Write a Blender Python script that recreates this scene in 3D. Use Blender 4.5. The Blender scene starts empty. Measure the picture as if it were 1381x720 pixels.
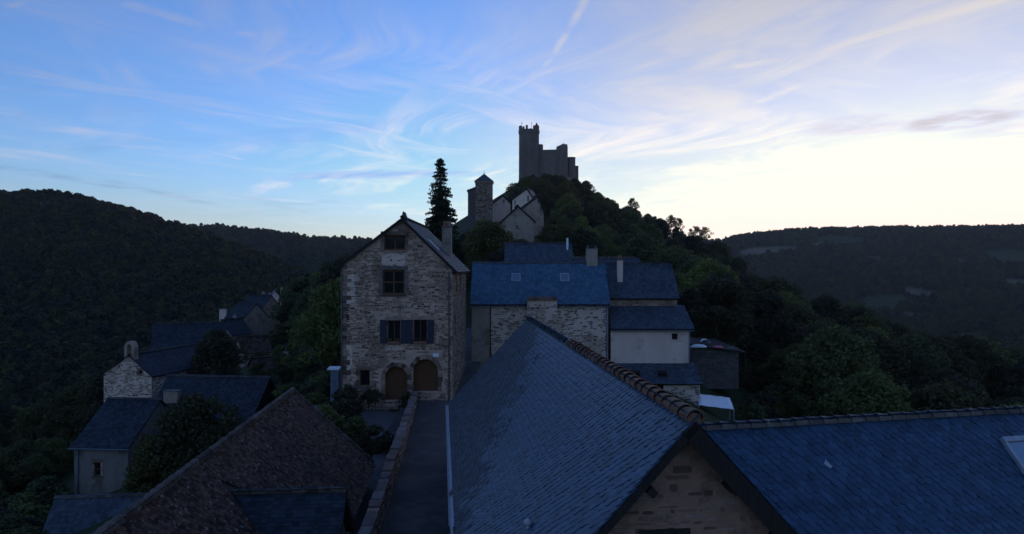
import bpy, bmesh, math, random
import numpy as np
from mathutils import Vector, Matrix
R = math.radians
random.seed(7); rng = np.random.default_rng(7)
scene = bpy.context.scene
C = scene.collection

# ------------------------------------------------------------------ camera
F, CX, CY = 950.0, 690.5, 360.0            # focal length and centre in photo pixels; eye level is z = 0
cam_d = bpy.data.cameras.new('camera'); cam = bpy.data.objects.new('camera', cam_d); C.objects.link(cam)
cam_d.sensor_width = 36.0; cam_d.lens = 36.0 * F / 1381.0
cam_d.clip_start = 0.1; cam_d.clip_end = 30000
cam.location = (0, 0, 0); cam.rotation_euler = (R(90), 0, 0)
scene.camera = cam
scene.cycles.max_bounces = 5; scene.cycles.diffuse_bounces = 3; scene.cycles.volume_bounces = 1
def P(px, py, Y): return Vector(((px - CX) / F * Y, Y, (CY - py) / F * Y))

# ------------------------------------------------------------------ light
SUN_AZ, SUN_EL = 30.5, 2.7                  # azimuth to the right of the view, elevation (behind the far plateau)
scene.view_settings.view_transform = 'Standard'; scene.view_settings.look = 'None'
scene.view_settings.exposure = 0.0; scene.view_settings.gamma = 1.0
scene.view_settings.use_curve_mapping = False
sun_d = bpy.data.lights.new('sun', 'SUN'); sun = bpy.data.objects.new('sun', sun_d); C.objects.link(sun)
sun_d.energy = 0.6; sun_d.angle = R(0.6); sun_d.color = (1.0, 0.62, 0.34)
sd = Vector((math.sin(R(SUN_AZ)) * math.cos(R(SUN_EL)), math.cos(R(SUN_AZ)) * math.cos(R(SUN_EL)), math.sin(R(SUN_EL))))
sun.rotation_euler = sd.to_track_quat('Z', 'Y').to_euler()

def build_world():
    w = bpy.data.worlds.new('World'); scene.world = w; w.use_nodes = True
    w.cycles.sampling_method = 'MANUAL'; w.cycles.sample_map_resolution = 512
    nt = w.node_tree; N = nt.nodes; L = nt.links; N.clear()
    def node(t, **kw):
        n = N.new(t)
        for k, v in kw.items(): setattr(n, k, v)
        return n
    def val(s, v):
        if hasattr(v, 'is_linked') or isinstance(v, bpy.types.NodeSocket): L.new(v, s)
        else: s.default_value = v
    def m(op, a, b=0.0, c=0.0, clamp=False):
        n = node('ShaderNodeMath', operation=op, use_clamp=clamp)
        val(n.inputs[0], a); val(n.inputs[1], b)
        if op in ('MULTIPLY_ADD', 'SMOOTH_MIN', 'SMOOTH_MAX'): val(n.inputs[2], c)
        return n.outputs[0]
    def mapr(v, a, b, c=0.0, d=1.0, smooth=True):
        n = node('ShaderNodeMapRange', interpolation_type='SMOOTHSTEP' if smooth else 'LINEAR')
        val(n.inputs[0], v); n.inputs[1].default_value = a; n.inputs[2].default_value = b
        n.inputs[3].default_value = c; n.inputs[4].default_value = d
        return n.outputs[0]
    def mixc(f, a, b, mode='MIX'):
        n = node('ShaderNodeMix', data_type='RGBA', blend_type=mode)
        val(n.inputs[0], f); val(n.inputs[6], a); val(n.inputs[7], b)
        return n.outputs[2]
    def comb(x, y, z=0.0):
        n = node('ShaderNodeCombineXYZ'); val(n.inputs[0], x); val(n.inputs[1], y); val(n.inputs[2], z); return n.outputs[0]
    def noise(v, scale, detail=4, rough=0.5, dist=0.0, out=0):
        n = node('ShaderNodeTexNoise'); L.new(v, n.inputs['Vector']); n.inputs['Scale'].default_value = scale
        n.inputs['Detail'].default_value = detail; n.inputs['Roughness'].default_value = rough; n.inputs['Distortion'].default_value = dist
        return n.outputs[out]
    sky = node('ShaderNodeTexSky', sky_type='NISHITA', sun_disc=False)
    sky.sun_elevation = R(SUN_EL); sky.sun_rotation = R(SUN_AZ)
    sky.altitude = 300; sky.air_density = 1.0; sky.dust_density = SKY_DUST; sky.ozone_density = 3.0
    tc = node('ShaderNodeTexCoord'); sep = node('ShaderNodeSeparateXYZ'); L.new(tc.outputs['Generated'], sep.inputs[0])
    dx, dy, dz = sep.outputs
    zc = m('MAXIMUM', dz, 0.02)
    # cloud deck: a flat layer overhead, seen in its own plane coordinates
    u = m('DIVIDE', dx, zc); v = m('DIVIDE', dy, zc)
    uv = comb(u, v)
    warp = noise(uv, 0.35, 3, 0.5, out=1)
    wsep = node('ShaderNodeSeparateXYZ'); L.new(warp, wsep.inputs[0])
    uw = m('MULTIPLY_ADD', m('SUBTRACT', wsep.outputs[0], 0.5), 1.6, u)
    vw = m('MULTIPLY_ADD', m('SUBTRACT', wsep.outputs[1], 0.5), 1.6, v)
    def rot(a, sx, sy, ox=0.0):
        ca, sa = math.cos(R(a)), math.sin(R(a))
        p = m('ADD', m('MULTIPLY', uw, ca), m('MULTIPLY', vw, sa)); q = m('SUBTRACT', m('MULTIPLY', vw, ca), m('MULTIPLY', uw, sa))
        return comb(m('MULTIPLY_ADD', p, sx, ox), m('MULTIPLY', q, sy), 0.0)
    fib1 = noise(rot(24, 1.9, 0.30, 3.1), 1.0, 6, 0.62, 0.25)       # long fibres
    fib2 = noise(rot(-38, 1.5, 0.34, 9.7), 1.0, 6, 0.62, 0.3)
    patch = noise(comb(u, v, 4.0), 0.42, 3, 0.55)
    patch2 = noise(comb(u, v, 17.0), 0.3, 3, 0.55)
    c1 = m('MULTIPLY', mapr(fib1, 0.44, 0.74), mapr(patch, 0.38, 0.62))
    c2 = m('MULTIPLY', mapr(fib2, 0.46, 0.76), mapr(patch2, 0.40, 0.62))
    cl = m('MAXIMUM', c1, m('MULTIPLY', c2, 0.9))
    # old contrails
    def trail(ax, ay, bx, by, wdt, amt):
        A = ((ax - CX) / (CY - ay), F / (CY - ay)); B = ((bx - CX) / (CY - by), F / (CY - by))
        ex, ey = B[0] - A[0], B[1] - A[1]; ln = math.hypot(ex, ey); ex /= ln; ey /= ln
        ru = m('SUBTRACT', m('MULTIPLY_ADD', m('SUBTRACT', wsep.outputs[1], 0.5), 0.25, u), A[0])
        rv = m('SUBTRACT', v, A[1])
        t = m('ADD', m('MULTIPLY', ru, ex), m('MULTIPLY', rv, ey))
        d = m('ABSOLUTE', m('SUBTRACT', m('MULTIPLY', rv, ex), m('MULTIPLY', ru, ey)))
        body = mapr(d, 0.0, wdt, 1.0, 0.0)
        ends = m('MULTIPLY', mapr(t, 0.0, 0.15 * ln), mapr(t, 0.75 * ln, ln, 1.0, 0.0))
        tex = mapr(noise(comb(u, v, 31.0), 2.6, 5, 0.65), 0.30, 0.62)
        return m('MULTIPLY', m('MULTIPLY', body, ends), m('MULTIPLY', tex, amt))
    for args in ((797, -30, 724, 106, 0.032, 0.6), (1180, -20, 905, 108, 0.16, 0.55), (1100, 103, 925, 185, 0.09, 0.6),
                 (268, 200, 335, 217, 0.06, 0.6), (975, 92, 1130, 70, 0.10, 0.7), (60, -8, -10, 12, 0.04, 0.5), (140, 0, 300, 45, 0.10, 0.5), (300, 40, 440, 78, 0.10, 0.55)):
        cl = m('MAXIMUM', cl, trail(*args))
    sund = node('ShaderNodeVectorMath', operation='DOT_PRODUCT'); L.new(tc.outputs['Generated'], sund.inputs[0]); sund.inputs[1].default_value = sd
    near = mapr(sund.outputs['Value'], 0.55, 1.0)
    cl = m('MULTIPLY', cl, mapr(dz, 0.02, 0.14))
    cl = m('MULTIPLY', cl, m('MULTIPLY_ADD', near, 0.35, 0.62), clamp=True)
    base = mixc(1.0, sky.outputs[0], SKY_TINT, 'MULTIPLY')
    bw = node('ShaderNodeRGBToBW'); L.new(base, bw.inputs[0])
    grey = comb(bw.outputs[0], bw.outputs[0], bw.outputs[0])
    lit = mixc(near, mixc(1.0, grey, (1.62, 1.48, 1.66, 1), 'MULTIPLY'), mixc(1.0, grey, (1.95, 1.86, 1.86, 1), 'MULTIPLY'))
    alto = m('MULTIPLY', mapr(noise(comb(m('MULTIPLY', uw, 1.0), m('MULTIPLY', vw, .55), 91.0), 1.1, 7, 0.62, 0.4), 0.42, 0.66), mapr(sund.outputs['Value'], 0.80, 0.95))   # broken sheet towards the sun
    cl = m('MULTIPLY_ADD', m('MAXIMUM', cl, m('MULTIPLY', alto, 0.6)), 0.95, 0.08)
    col = mixc(cl, base, lit)
    col = mixc(mapr(dz, 0.0, 0.15, 0.42, 0.0), col, mixc(1.0, grey, (0.84, 0.80, 1.06, 1), 'MULTIPLY'))
    col = mixc(m('MULTIPLY', mapr(sund.outputs['Value'], 0.74, 0.99), 0.62), col, mixc(1.0, grey, (1.14, 1.02, 0.90, 1), 'MULTIPLY'))
    # low grey-mauve streaks in the earth's shadow
    low = noise(rot(66, 0.9, 0.16, 21.0), 1.0, 4, 0.55, 0.3)
    lowm = m('MULTIPLY', mapr(low, 0.52, 0.72), mapr(noise(comb(u, v, 55.0), 0.33, 2, 0.5), 0.45, 0.62))
    lowm = m('MULTIPLY', lowm, mapr(dz, 0.05, 0.10)); lowm = m('MULTIPLY', lowm, mapr(dz, 0.16, 0.26, 1.0, 0.0))
    def blob(px, py, rx, ry, amt):
        cx_, cy_ = (px - CX) / (CY - py), F / (CY - py)
        ddx = m('DIVIDE', m('SUBTRACT', m('MULTIPLY_ADD', m('SUBTRACT', wsep.outputs[0], 0.5), 0.3, u), cx_), rx); ddy = m('DIVIDE', m('SUBTRACT', m('MULTIPLY_ADD', m('SUBTRACT', wsep.outputs[1], 0.5), 0.3, v), cy_), ry)
        rr = m('ADD', m('MULTIPLY', ddx, ddx), m('MULTIPLY', ddy, ddy))
        return m('MULTIPLY', mapr(rr, 0.0, 1.0, 1.0, 0.0), m('MULTIPLY', mapr(noise(comb(u, v, 77.0), 2.0, 5, 0.6), 0.3, 0.65), amt))
    for args in ((-40, 218, 200, 258, 0.30, 0.9), (120, 238, 300, 278, 0.26, 0.8), (330, 262, 420, 290, 0.3, 0.5)): lowm = m('MAXIMUM', lowm, trail(*args))
    warm = m('MAXIMUM', blob(1285, 162, 0.42, 0.5, 1.0), m('MAXIMUM', blob(1150, 170, 0.45, 0.5, 0.5), blob(1370, 175, 0.5, 0.5, 0.55)))
    col = mixc(m('MULTIPLY', warm, 0.75), col, mixc(1.0, grey, (0.62, 0.50, 0.50, 1), 'MULTIPLY'))
    col = mixc(m('MULTIPLY', lowm, 0.42), col, mixc(1.0, base, (0.62, 0.52, 0.62, 1), 'MULTIPLY'))
    col = mixc(1.0, col, (8.4, 7.2, 6.4, 1), 'DARKEN')                     # the glow is bright but not endless
    bg = node('ShaderNodeBackground'); bg.inputs[1].default_value = SKY_STRENGTH; L.new(col, bg.inputs[0])
    out = node('ShaderNodeOutputWorld'); L.new(bg.outputs[0], out.inputs[0])
SKY_STRENGTH, SKY_DUST, SKY_TINT = 0.15, 0.12, (2.15, 2.5, 3.6, 1)
build_world()

# ------------------------------------------------------------------ materials
def new_mat(name):
    m = bpy.data.materials.new(name); m.use_nodes = True
    return m, m.node_tree.nodes, m.node_tree.links, m.node_tree.nodes['Principled BSDF']
def ramp(N, stops):
    n = N.new('ShaderNodeValToRGB'); e = n.color_ramp.elements
    while len(e) < len(stops): e.new(0.5)
    for k, (p, c) in enumerate(stops): e[k].position = p; e[k].color = (*c, 1)
    return n
def texture(N, L, scale, detail=5, rough=0.6, kind='Object', stretch=(1, 1, 1)):
    n = N.new('ShaderNodeTexNoise'); n.inputs['Scale'].default_value = scale; n.inputs['Detail'].default_value = detail; n.inputs['Roughness'].default_value = rough
    if kind == 'World':
        g = N.new('ShaderNodeNewGeometry'); src = g.outputs['Position']
    else:
        g = N.new('ShaderNodeTexCoord'); src = g.outputs['Object']
    mp = N.new('ShaderNodeMapping'); mp.inputs['Scale'].default_value = stretch
    L.new(src, mp.inputs[0]); L.new(mp.outputs[0], n.inputs['Vector'])
    return n
def mixrgb(N, L, f, a, b, mode='MIX'):
    n = N.new('ShaderNodeMix'); n.data_type = 'RGBA'; n.blend_type = mode
    for s, v in ((n.inputs[0], f), (n.inputs[6], a), (n.inputs[7], b)):
        if isinstance(v, bpy.types.NodeSocket): L.new(v, s)
        else: s.default_value = v if not isinstance(v, tuple) or len(v) == 4 else (*v, 1)
    return n.outputs[2]
def piece_random(N, L):
    g = N.new('ShaderNodeNewGeometry'); o = N.new('ShaderNodeObjectInfo')
    a = N.new('ShaderNodeMath'); a.operation = 'MULTIPLY_ADD'; L.new(o.outputs['Random'], a.inputs[0]); a.inputs[1].default_value = 7.31; L.new(g.outputs['Random Per Island'], a.inputs[2])
    f = N.new('ShaderNodeMath'); f.operation = 'FRACT'; L.new(a.outputs[0], f.inputs[0])
    return f.outputs[0]
def bump(N, L, b, h, dist, strength=1.0):
    n = N.new('ShaderNodeBump'); n.inputs['Distance'].default_value = dist; n.inputs['Strength'].default_value = strength
    L.new(h, n.inputs['Height']); L.new(n.outputs[0], b.inputs['Normal'])
def surf(name, stops, scale=3.0, rough=0.8, bmp=0.01, kind='World', spec=0.3, detail=6, stretch=(1, 1, 1), piece=0.0, blotch=None, blotch_scale=0.5, blotch_lo=0.5, blotch_hi=0.62):
    """noise ramp + per-piece tone + optional blotches of another colour (lichen, moss, stains)"""
    m, N, L, b = new_mat(name)
    t = texture(N, L, scale, detail, 0.65, kind, stretch)
    r = ramp(N, stops); L.new(t.outputs[0], r.inputs[0]); col = r.outputs[0]
    if piece:
        pr = piece_random(N, L)
        mr = N.new('ShaderNodeMapRange'); L.new(pr, mr.inputs[0]); mr.inputs[3].default_value = 1 - piece; mr.inputs[4].default_value = 1 + piece
        cb = N.new('ShaderNodeCombineXYZ')
        for k in range(3): L.new(mr.outputs[0], cb.inputs[k])
        col = mixrgb(N, L, 1.0, col, cb.outputs[0], 'MULTIPLY')
    if blotch:
        t2 = texture(N, L, blotch_scale, 6, 0.7, kind)
        mr2 = N.new('ShaderNodeMapRange'); mr2.interpolation_type = 'SMOOTHSTEP'; L.new(t2.outputs[0], mr2.inputs[0]); mr2.inputs[1].default_value = blotch_lo; mr2.inputs[2].default_value = blotch_hi
        col = mixrgb(N, L, mr2.outputs[0], col, blotch)
    L.new(col, b.inputs['Base Color']); b.inputs['Roughness'].default_value = rough; b.inputs['Specular IOR Level'].default_value = spec
    if bmp:
        t3 = texture(N, L, scale * 4, 5, 0.7, kind); bump(N, L, b, t3.outputs[0], bmp)
    return m
def g3(v, t=(1, 1, 1)): return tuple(v * k for k in t)
M = {}
M['slate'] = surf('slate', [(0.25, (0.022, 0.046, 0.082)), (0.75, (0.042, 0.082, 0.138))], 2.5, 0.5, 0.006, piece=0.30, spec=0.4, blotch=(0.075, 0.085, 0.085), blotch_scale=6, blotch_lo=0.62, blotch_hi=0.74)
M['slate_mid'] = surf('slate_mid', [(0.25, (0.040, 0.088, 0.135)), (0.75, (0.075, 0.145, 0.205))], 1.0, 0.55, 0.006, piece=0.30, spec=0.4, blotch=(0.13, 0.15, 0.16), blotch_scale=2.2, blotch_lo=0.60, blotch_hi=0.74)
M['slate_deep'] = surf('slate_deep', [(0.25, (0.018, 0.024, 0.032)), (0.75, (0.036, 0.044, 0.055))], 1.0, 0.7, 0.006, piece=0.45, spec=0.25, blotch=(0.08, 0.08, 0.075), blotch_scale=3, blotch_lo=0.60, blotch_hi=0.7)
M['mortar_pale'] = surf('mortar_pale', [(0.25, (0.60, 0.43, 0.325)), (0.75, (0.76, 0.56, 0.43))], 2.0, 0.95, 0.02, spec=0.1, blotch=(0.48, 0.335, 0.24), blotch_scale=0.5)
M['render_grey'] = surf('render_grey', [(0.3, (0.15, 0.125, 0.11)), (0.7, (0.22, 0.19, 0.165))], 1.0, 0.95, 0.012, spec=0.1, stretch=(1, 1, 0.3), blotch=(0.12, 0.098, 0.085), blotch_scale=0.8)
M['mossy_ridge'] = surf('mossy_ridge', [(0.3, (0.060, 0.046, 0.038)), (0.7, (0.12, 0.09, 0.07))], 4.0, 0.9, 0.012, piece=0.5, spec=0.15, blotch=(0.22, 0.19, 0.16), blotch_scale=5, blotch_lo=0.58, blotch_hi=0.66)
m, N, L, b = new_mat('roof_glass'); b.inputs['Base Color'].default_value = (0.34, 0.36, 0.38, 1); b.inputs['Metallic'].default_value = 1.0; b.inputs['Roughness'].default_value = 0.12; t = texture(N, L, 1.0, 2, 0.5); bump(N, L, b, t.outputs[0], 0.003); M['roof_glass'] = m
M['mortar_mid'] = surf('mortar_mid', [(0.25, (0.42, 0.275, 0.195)), (0.75, (0.62, 0.42, 0.305))], 1.6, 0.95, 0.02, spec=0.1, blotch=(0.28, 0.18, 0.125), blotch_scale=0.5)
M['slate_old'] = surf('slate_old', [(0.25, (0.034, 0.042, 0.055)), (0.75, (0.072, 0.080, 0.092))], 3.0, 0.7, 0.01, piece=0.40, spec=0.3, blotch=(0.085, 0.075, 0.06), blotch_scale=3, blotch_lo=0.55, blotch_hi=0.68)
M['slate_dark'] = surf('slate_dark', [(0.25, (0.036, 0.046, 0.060)), (0.75, (0.070, 0.082, 0.100))], 1.0, 0.6, 0.01, piece=0.38, spec=0.3, blotch=(0.09, 0.09, 0.08), blotch_scale=2.5, blotch_lo=0.64, blotch_hi=0.74)
M['mossy_tile'] = surf('mossy_tile', [(0.3, (0.030, 0.024, 0.022)), (0.55, (0.082, 0.044, 0.030)), (0.8, (0.034, 0.030, 0.022))], 0.8, 0.9, 0.02, piece=0.65, spec=0.15, blotch=(0.26, 0.23, 0.19), blotch_scale=7, blotch_lo=0.575, blotch_hi=0.65)
M['terracotta'] = surf('terracotta', [(0.3, (0.16, 0.072, 0.045)), (0.7, (0.27, 0.13, 0.085))], 4.0, 0.85, 0.008, piece=0.35, spec=0.2, blotch=(0.17, 0.15, 0.12), blotch_scale=4, blotch_lo=0.52, blotch_hi=0.66)
M['grey_tile'] = surf('grey_tile', [(0.3, (0.13, 0.10, 0.085)), (0.7, (0.20, 0.155, 0.13))], 4.0, 0.9, 0.008, piece=0.3, spec=0.2, blotch=(0.22, 0.21, 0.18), blotch_scale=4, blotch_lo=0.52, blotch_hi=0.68)
M['stone'] = surf('stone', [(0.25, (0.14, 0.090, 0.064)), (0.75, (0.30, 0.195, 0.138))], 3.0, 0.9, 0.02, piece=0.68, spec=0.2)
M['stone_flush'] = surf('stone_flush', [(0.25, (0.17, 0.105, 0.078)), (0.75, (0.30, 0.19, 0.138))], 4.0, 0.9, 0.02, piece=0.6, spec=0.2)
M['mortar_tan'] = surf('mortar_tan', [(0.25, (0.30, 0.165, 0.115)), (0.75, (0.42, 0.24, 0.165))], 2.5, 0.95, 0.03, spec=0.1, blotch=(0.22, 0.125, 0.09), blotch_scale=1.2)
M['stone_dark'] = surf('stone_dark', [(0.25, (0.085, 0.075, 0.07)), (0.75, (0.17, 0.15, 0.135))], 2.0, 0.9, 0.03, piece=0.3, spec=0.2)
M['mortar'] = surf('mortar', [(0.25, (0.32, 0.215, 0.152)), (0.75, (0.48, 0.335, 0.24))], 2.0, 0.95, 0.02, spec=0.1, blotch=(0.23, 0.155, 0.11), blotch_scale=0.45)
M['render_white'] = surf('render_white', [(0.3, (0.66, 0.475, 0.375)), (0.7, (0.78, 0.57, 0.455))], 0.8, 0.9, 0.01, spec=0.1, stretch=(1, 1, 0.35), blotch=(0.58, 0.41, 0.32), blotch_scale=0.7)
M['render_tan'] = surf('render_tan', [(0.3, (0.30, 0.225, 0.165)), (0.7, (0.40, 0.31, 0.23))], 1.0, 0.95, 0.012, spec=0.1, stretch=(1, 1, 0.4), blotch=(0.23, 0.17, 0.13), blotch_scale=0.6)
M['wood_brown'] = surf('wood_brown', [(0.3, (0.085, 0.036, 0.014)), (0.7, (0.14, 0.06, 0.024))], 6, 0.7, 0.004, kind='Object', spec=0.25, stretch=(6, 6, 0.6))
M['wood_dark'] = surf('wood_dark', [(0.3, (0.020, 0.015, 0.013)), (0.7, (0.045, 0.033, 0.027))], 6, 0.8, 0.006, kind='Object', spec=0.2, stretch=(4, 4, 0.6))
M['shutter_blue'] = surf('shutter_blue', [(0.3, (0.026, 0.026, 0.042)), (0.7, (0.042, 0.042, 0.066))], 5, 0.7, 0.003, kind='Object', spec=0.3)
M['zinc'] = surf('zinc', [(0.3, (0.26, 0.28, 0.30)), (0.7, (0.38, 0.40, 0.43))], 5, 0.45, 0.002, kind='Object', spec=0.5)
M['pipe_blue'] = surf('pipe_blue', [(0.3, (0.09, 0.12, 0.16)), (0.7, (0.13, 0.165, 0.21))], 5, 0.5, 0.001, kind='Object', spec=0.4)
M['asphalt'] = surf('asphalt', [(0.3, (0.060, 0.052, 0.050)), (0.7, (0.095, 0.084, 0.078))], 1.2, 0.9, 0.015, spec=0.2, blotch=(0.12, 0.104, 0.094), blotch_scale=0.35, blotch_lo=0.50, blotch_hi=0.64)
M['paving'] = surf('paving', [(0.3, (0.10, 0.095, 0.09)), (0.7, (0.16, 0.15, 0.14))], 1.5, 0.9, 0.01, spec=0.2)
M['bark'] = surf('bark', [(0.3, (0.04, 0.032, 0.025)), (0.7, (0.08, 0.065, 0.05))], 5, 0.95, 0.02, kind='Object', spec=0.1)
M['plastic_white'] = surf('plastic_white', [(0.3, (0.70, 0.72, 0.74)), (0.7, (0.80, 0.80, 0.80))], 2, 0.5, 0.0, spec=0.4)
M['plastic_pink'] = surf('plastic_pink', [(0.3, (0.55, 0.10, 0.16)), (0.7, (0.65, 0.16, 0.22))], 2, 0.5, 0.0, spec=0.4)
M['iron'] = surf('iron', [(0.3, (0.03, 0.03, 0.033)), (0.7, (0.05, 0.05, 0.052))], 5, 0.5, 0.0, kind='Object')
m, N, L, b = new_mat('glass'); b.inputs['Base Color'].default_value = (0.012, 0.013, 0.016, 1); b.inputs['Roughness'].default_value = 0.08; b.inputs['Specular IOR Level'].default_value = 0.5
t = texture(N, L, 1.3, 2, 0.5); bump(N, L, b, t.outputs[0], 0.004); M['glass'] = m
def leafmat(name, c1, c2, obj_var=0.35):
    m, N, L, b = new_mat(name)
    g = N.new('ShaderNodeNewGeometry'); o = N.new('ShaderNodeObjectInfo')
    r = ramp(N, [(0.0, c1), (1.0, c2)]); L.new(g.outputs['Random Per Island'], r.inputs[0])
    mr = N.new('ShaderNodeMapRange'); L.new(o.outputs['Random'], mr.inputs[0]); mr.inputs[3].default_value = 1 - obj_var; mr.inputs[4].default_value = 1 + obj_var
    cb = N.new('ShaderNodeCombineXYZ'); L.new(mr.outputs[0], cb.inputs[0]); L.new(mr.outputs[0], cb.inputs[1]); cb.inputs[2].default_value = 1.0
    col = mixrgb(N, L, 1.0, r.outputs[0], cb.outputs[0], 'MULTIPLY')
    L.new(col, b.inputs['Base Color']); b.inputs['Roughness'].default_value = 0.7; b.inputs['Specular IOR Level'].default_value = 0.15
    tr = N.new('ShaderNodeBsdfTranslucent'); L.new(col, tr.inputs[0])
    mx = N.new('ShaderNodeMixShader'); mx.inputs[0].default_value = 0.3; L.new(b.outputs[0], mx.inputs[1]); L.new(tr.outputs[0], mx.inputs[2])
    L.new(mx.outputs[0], N['Material Output'].inputs[0])
    return m
M['leaf'] = leafmat('leaf', (0.044, 0.042, 0.020), (0.108, 0.098, 0.042))
M['leaf_light'] = leafmat('leaf_light', (0.075, 0.085, 0.028), (0.15, 0.16, 0.055))
M['needle'] = leafmat('needle', (0.020, 0.032, 0.018), (0.045, 0.065, 0.030), 0.1)
# ground: woodland floor with dry-grass fields (vertex attribute says where the fields lie)
m, N, L, b = new_mat('ground')
t = texture(N, L, 0.06, 8, 0.65, 'World'); r = ramp(N, [(0.3, (0.022, 0.030, 0.013)), (0.7, (0.05, 0.062, 0.024))]); L.new(t.outputs[0], r.inputs[0])
at = N.new('ShaderNodeAttribute'); at.attribute_name = 'field'
t2 = texture(N, L, 0.02, 4, 0.5, 'World'); r2 = ramp(N, [(0.35, (0.11, 0.088, 0.052)), (0.65, (0.18, 0.135, 0.085))]); L.new(t2.outputs[0], r2.inputs[0])
col = mixrgb(N, L, at.outputs['Fac'], r.outputs[0], r2.outputs[0]); L.new(col, b.inputs['Base Color']); b.inputs['Roughness'].default_value = 0.95
t3 = texture(N, L, 0.7, 6, 0.7, 'World'); bump(N, L, b, t3.outputs[0], 0.3); b.inputs['Specular IOR Level'].default_value = 0.1
M['ground'] = m

# ------------------------------------------------------------------ helpers
def link(o, parent=None):
    C.objects.link(o)
    if parent is not None: o.parent = parent
    return o
def empty(name, loc=(0, 0, 0), rz=0.0):
    o = bpy.data.objects.new(name, None); o.location = loc; o.rotation_euler = (0, 0, rz); o.empty_display_size = 0.3
    return link(o)
def tag(o, label=None, cat=None, group=None, kind=None):
    if label: o['label'] = label
    if cat: o['category'] = cat
    if group: o['group'] = group
    if kind: o['kind'] = kind
    return o
class MB:
    def __init__(s): s.v = []; s.f = []
    def poly(s, pts):
        k = len(s.v); s.v += [tuple(p) for p in pts]; s.f.append(tuple(range(k, k + len(pts)))); return s
    def prism(s, base, off):
        """base: loop of points, extruded by vector off (base is the far cap, seen from off)"""
        base = [Vector(p) for p in base]; off = Vector(off); n = len(base); k = len(s.v)
        s.v += [tuple(p) for p in base] + [tuple(p + off) for p in base]
        s.f.append(tuple(range(k + n, k + 2 * n))); s.f.append(tuple(reversed(range(k, k + n))))
        for i in range(n):
            j = (i + 1) % n; s.f.append((k + i, k + j, k + n + j, k + n + i))
        return s
    def box(s, x0, x1, y0, y1, z0, z1):
        return s.prism([(x0, y0, z0), (x1, y0, z0), (x1, y1, z0), (x0, y1, z0)], (0, 0, z1 - z0))
    def tube(s, pts, r, n=8, caps=True):
        pts = [Vector(p) for p in pts]; rs = r if isinstance(r, (list, tuple)) else [r] * len(pts); k = len(s.v)
        for i, p in enumerate(pts):
            d = (pts[min(i + 1, len(pts) - 1)] - pts[max(i - 1, 0)]).normalized()
            a = d.orthogonal().normalized() if abs(d.z) > 0.9 else d.cross(Vector((0, 0, 1))).normalized(); c = d.cross(a)
            if abs(d.z) > 0.9: a = Vector((1, 0, 0)); c = d.cross(a).normalized(); a = c.cross(d)
            for q in range(n):
                t = 2 * math.pi * q / n; s.v.append(tuple(p + (a * math.cos(t) + c * math.sin(t)) * rs[i]))
        for i in range(len(pts) - 1):
            for q in range(n):
                j = (q + 1) % n; s.f.append((k + i * n + q, k + i * n + j, k + (i + 1) * n + j, k + (i + 1) * n + q))
        if caps:
            s.f.append(tuple(reversed(range(k, k + n)))); e = k + (len(pts) - 1) * n; s.f.append(tuple(range(e, e + n)))
        return s
    def build(s, name, mat, parent=None, smooth=False, kind=None, fix=True):
        me = bpy.data.meshes.new(name); me.from_pydata(s.v, [], s.f)
        if fix:
            bm = bmesh.new(); bm.from_mesh(me); bmesh.ops.recalc_face_normals(bm, faces=bm.faces); bm.to_mesh(me); bm.free()
        if smooth: me.polygons.foreach_set('use_smooth', [True] * len(me.polygons))
        me.materials.append(M[mat] if isinstance(mat, str) else mat); me.update()
        o = link(bpy.data.objects.new(name, me), parent)
        if kind: o['kind'] = kind
        return o

# ------------------------------------------------------------------ terrain
_ys = [-60, 0, 30, 48, 62, 80, 120, 160, 200, 260, 320, 350, 375, 420, 520, 700]
_zs = [-14, -10.6, -10.2, -9.7, -9.1, -7, -2.5, 3, 8, 21, 38, 44, 45, 36, -15, -70]
_xs = [0, 0, 0, 0, 0, 0, 1, 2, 3, 9, 17, 21, 23, 28, 40, 60]
_wl = [8, 8, 8, 8, 8, 8, 7, 6, 6, 7, 8, 12, 12, 8, 5, 5]
_wr = [9, 9, 9, 9, 9, 8, 6, 4, 2, 0, 0, 6, 8, 4, 5, 5]
_kl = [.40, .40, .40, .40, .40, .40, .40, .40, .42, .5, .6, .62, .62, .6, .5, .5]
_kr = [.34, .34, .42, .52, .52, .42, .34, .37, .42, .47, .53, .60, .62, .7, .5, .5]
def ridge(pts, n=60):
    pts = np.array(pts, float); t = np.linspace(0, len(pts) - 1, n); return np.stack([np.interp(t, np.arange(len(pts)), pts[:, k]) for k in range(3)], 1)
def rp(px, py, Y, tree=8): return ((px - CX) / F * Y, Y, (CY - py) / F * Y - tree)
HILLS = [
    (ridge([rp(-500, 262, 560), rp(-200, 262, 560), rp(0, 266, 550), rp(70, 265, 545), rp(140, 284, 535), rp(220, 312, 525), rp(290, 348, 515), rp(340, 374, 505), rp(385, 398, 500), rp(430, 425, 490)]), .44),
    (ridge([rp(60, 340, 1200), rp(180, 312, 1200), rp(240, 306, 1200), rp(290, 305, 1190), rp(340, 311, 1180), rp(420, 322, 1170), rp(480, 323, 1160), rp(560, 330, 1150), rp(660, 335, 1150), rp(760, 330, 1200)]), .34),
    (ridge([rp(700, 335, 1600, 6), rp(900, 325, 1600, 6), rp(985, 320, 1600, 6), rp(1040, 314, 1570, 6), rp(1100, 309, 1550, 6), rp(1200, 307, 1520, 6), rp(1290, 306, 1500, 6), rp(1381, 305, 1480, 6), rp(1700, 300, 1450, 6), rp(2400, 300, 1400, 6)]), .21),
    (ridge([(-900, 700, 110), (-1100, 300, 120), (-1200, -300, 110)]), .3), (ridge([(1300, 700, 100), (1300, 0, 100), (1000, -800, 80)]), .22),
    (ridge([(-1000, -700, 80), (0, -1300, 70), (900, -900, 70)]), .2)]
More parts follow.
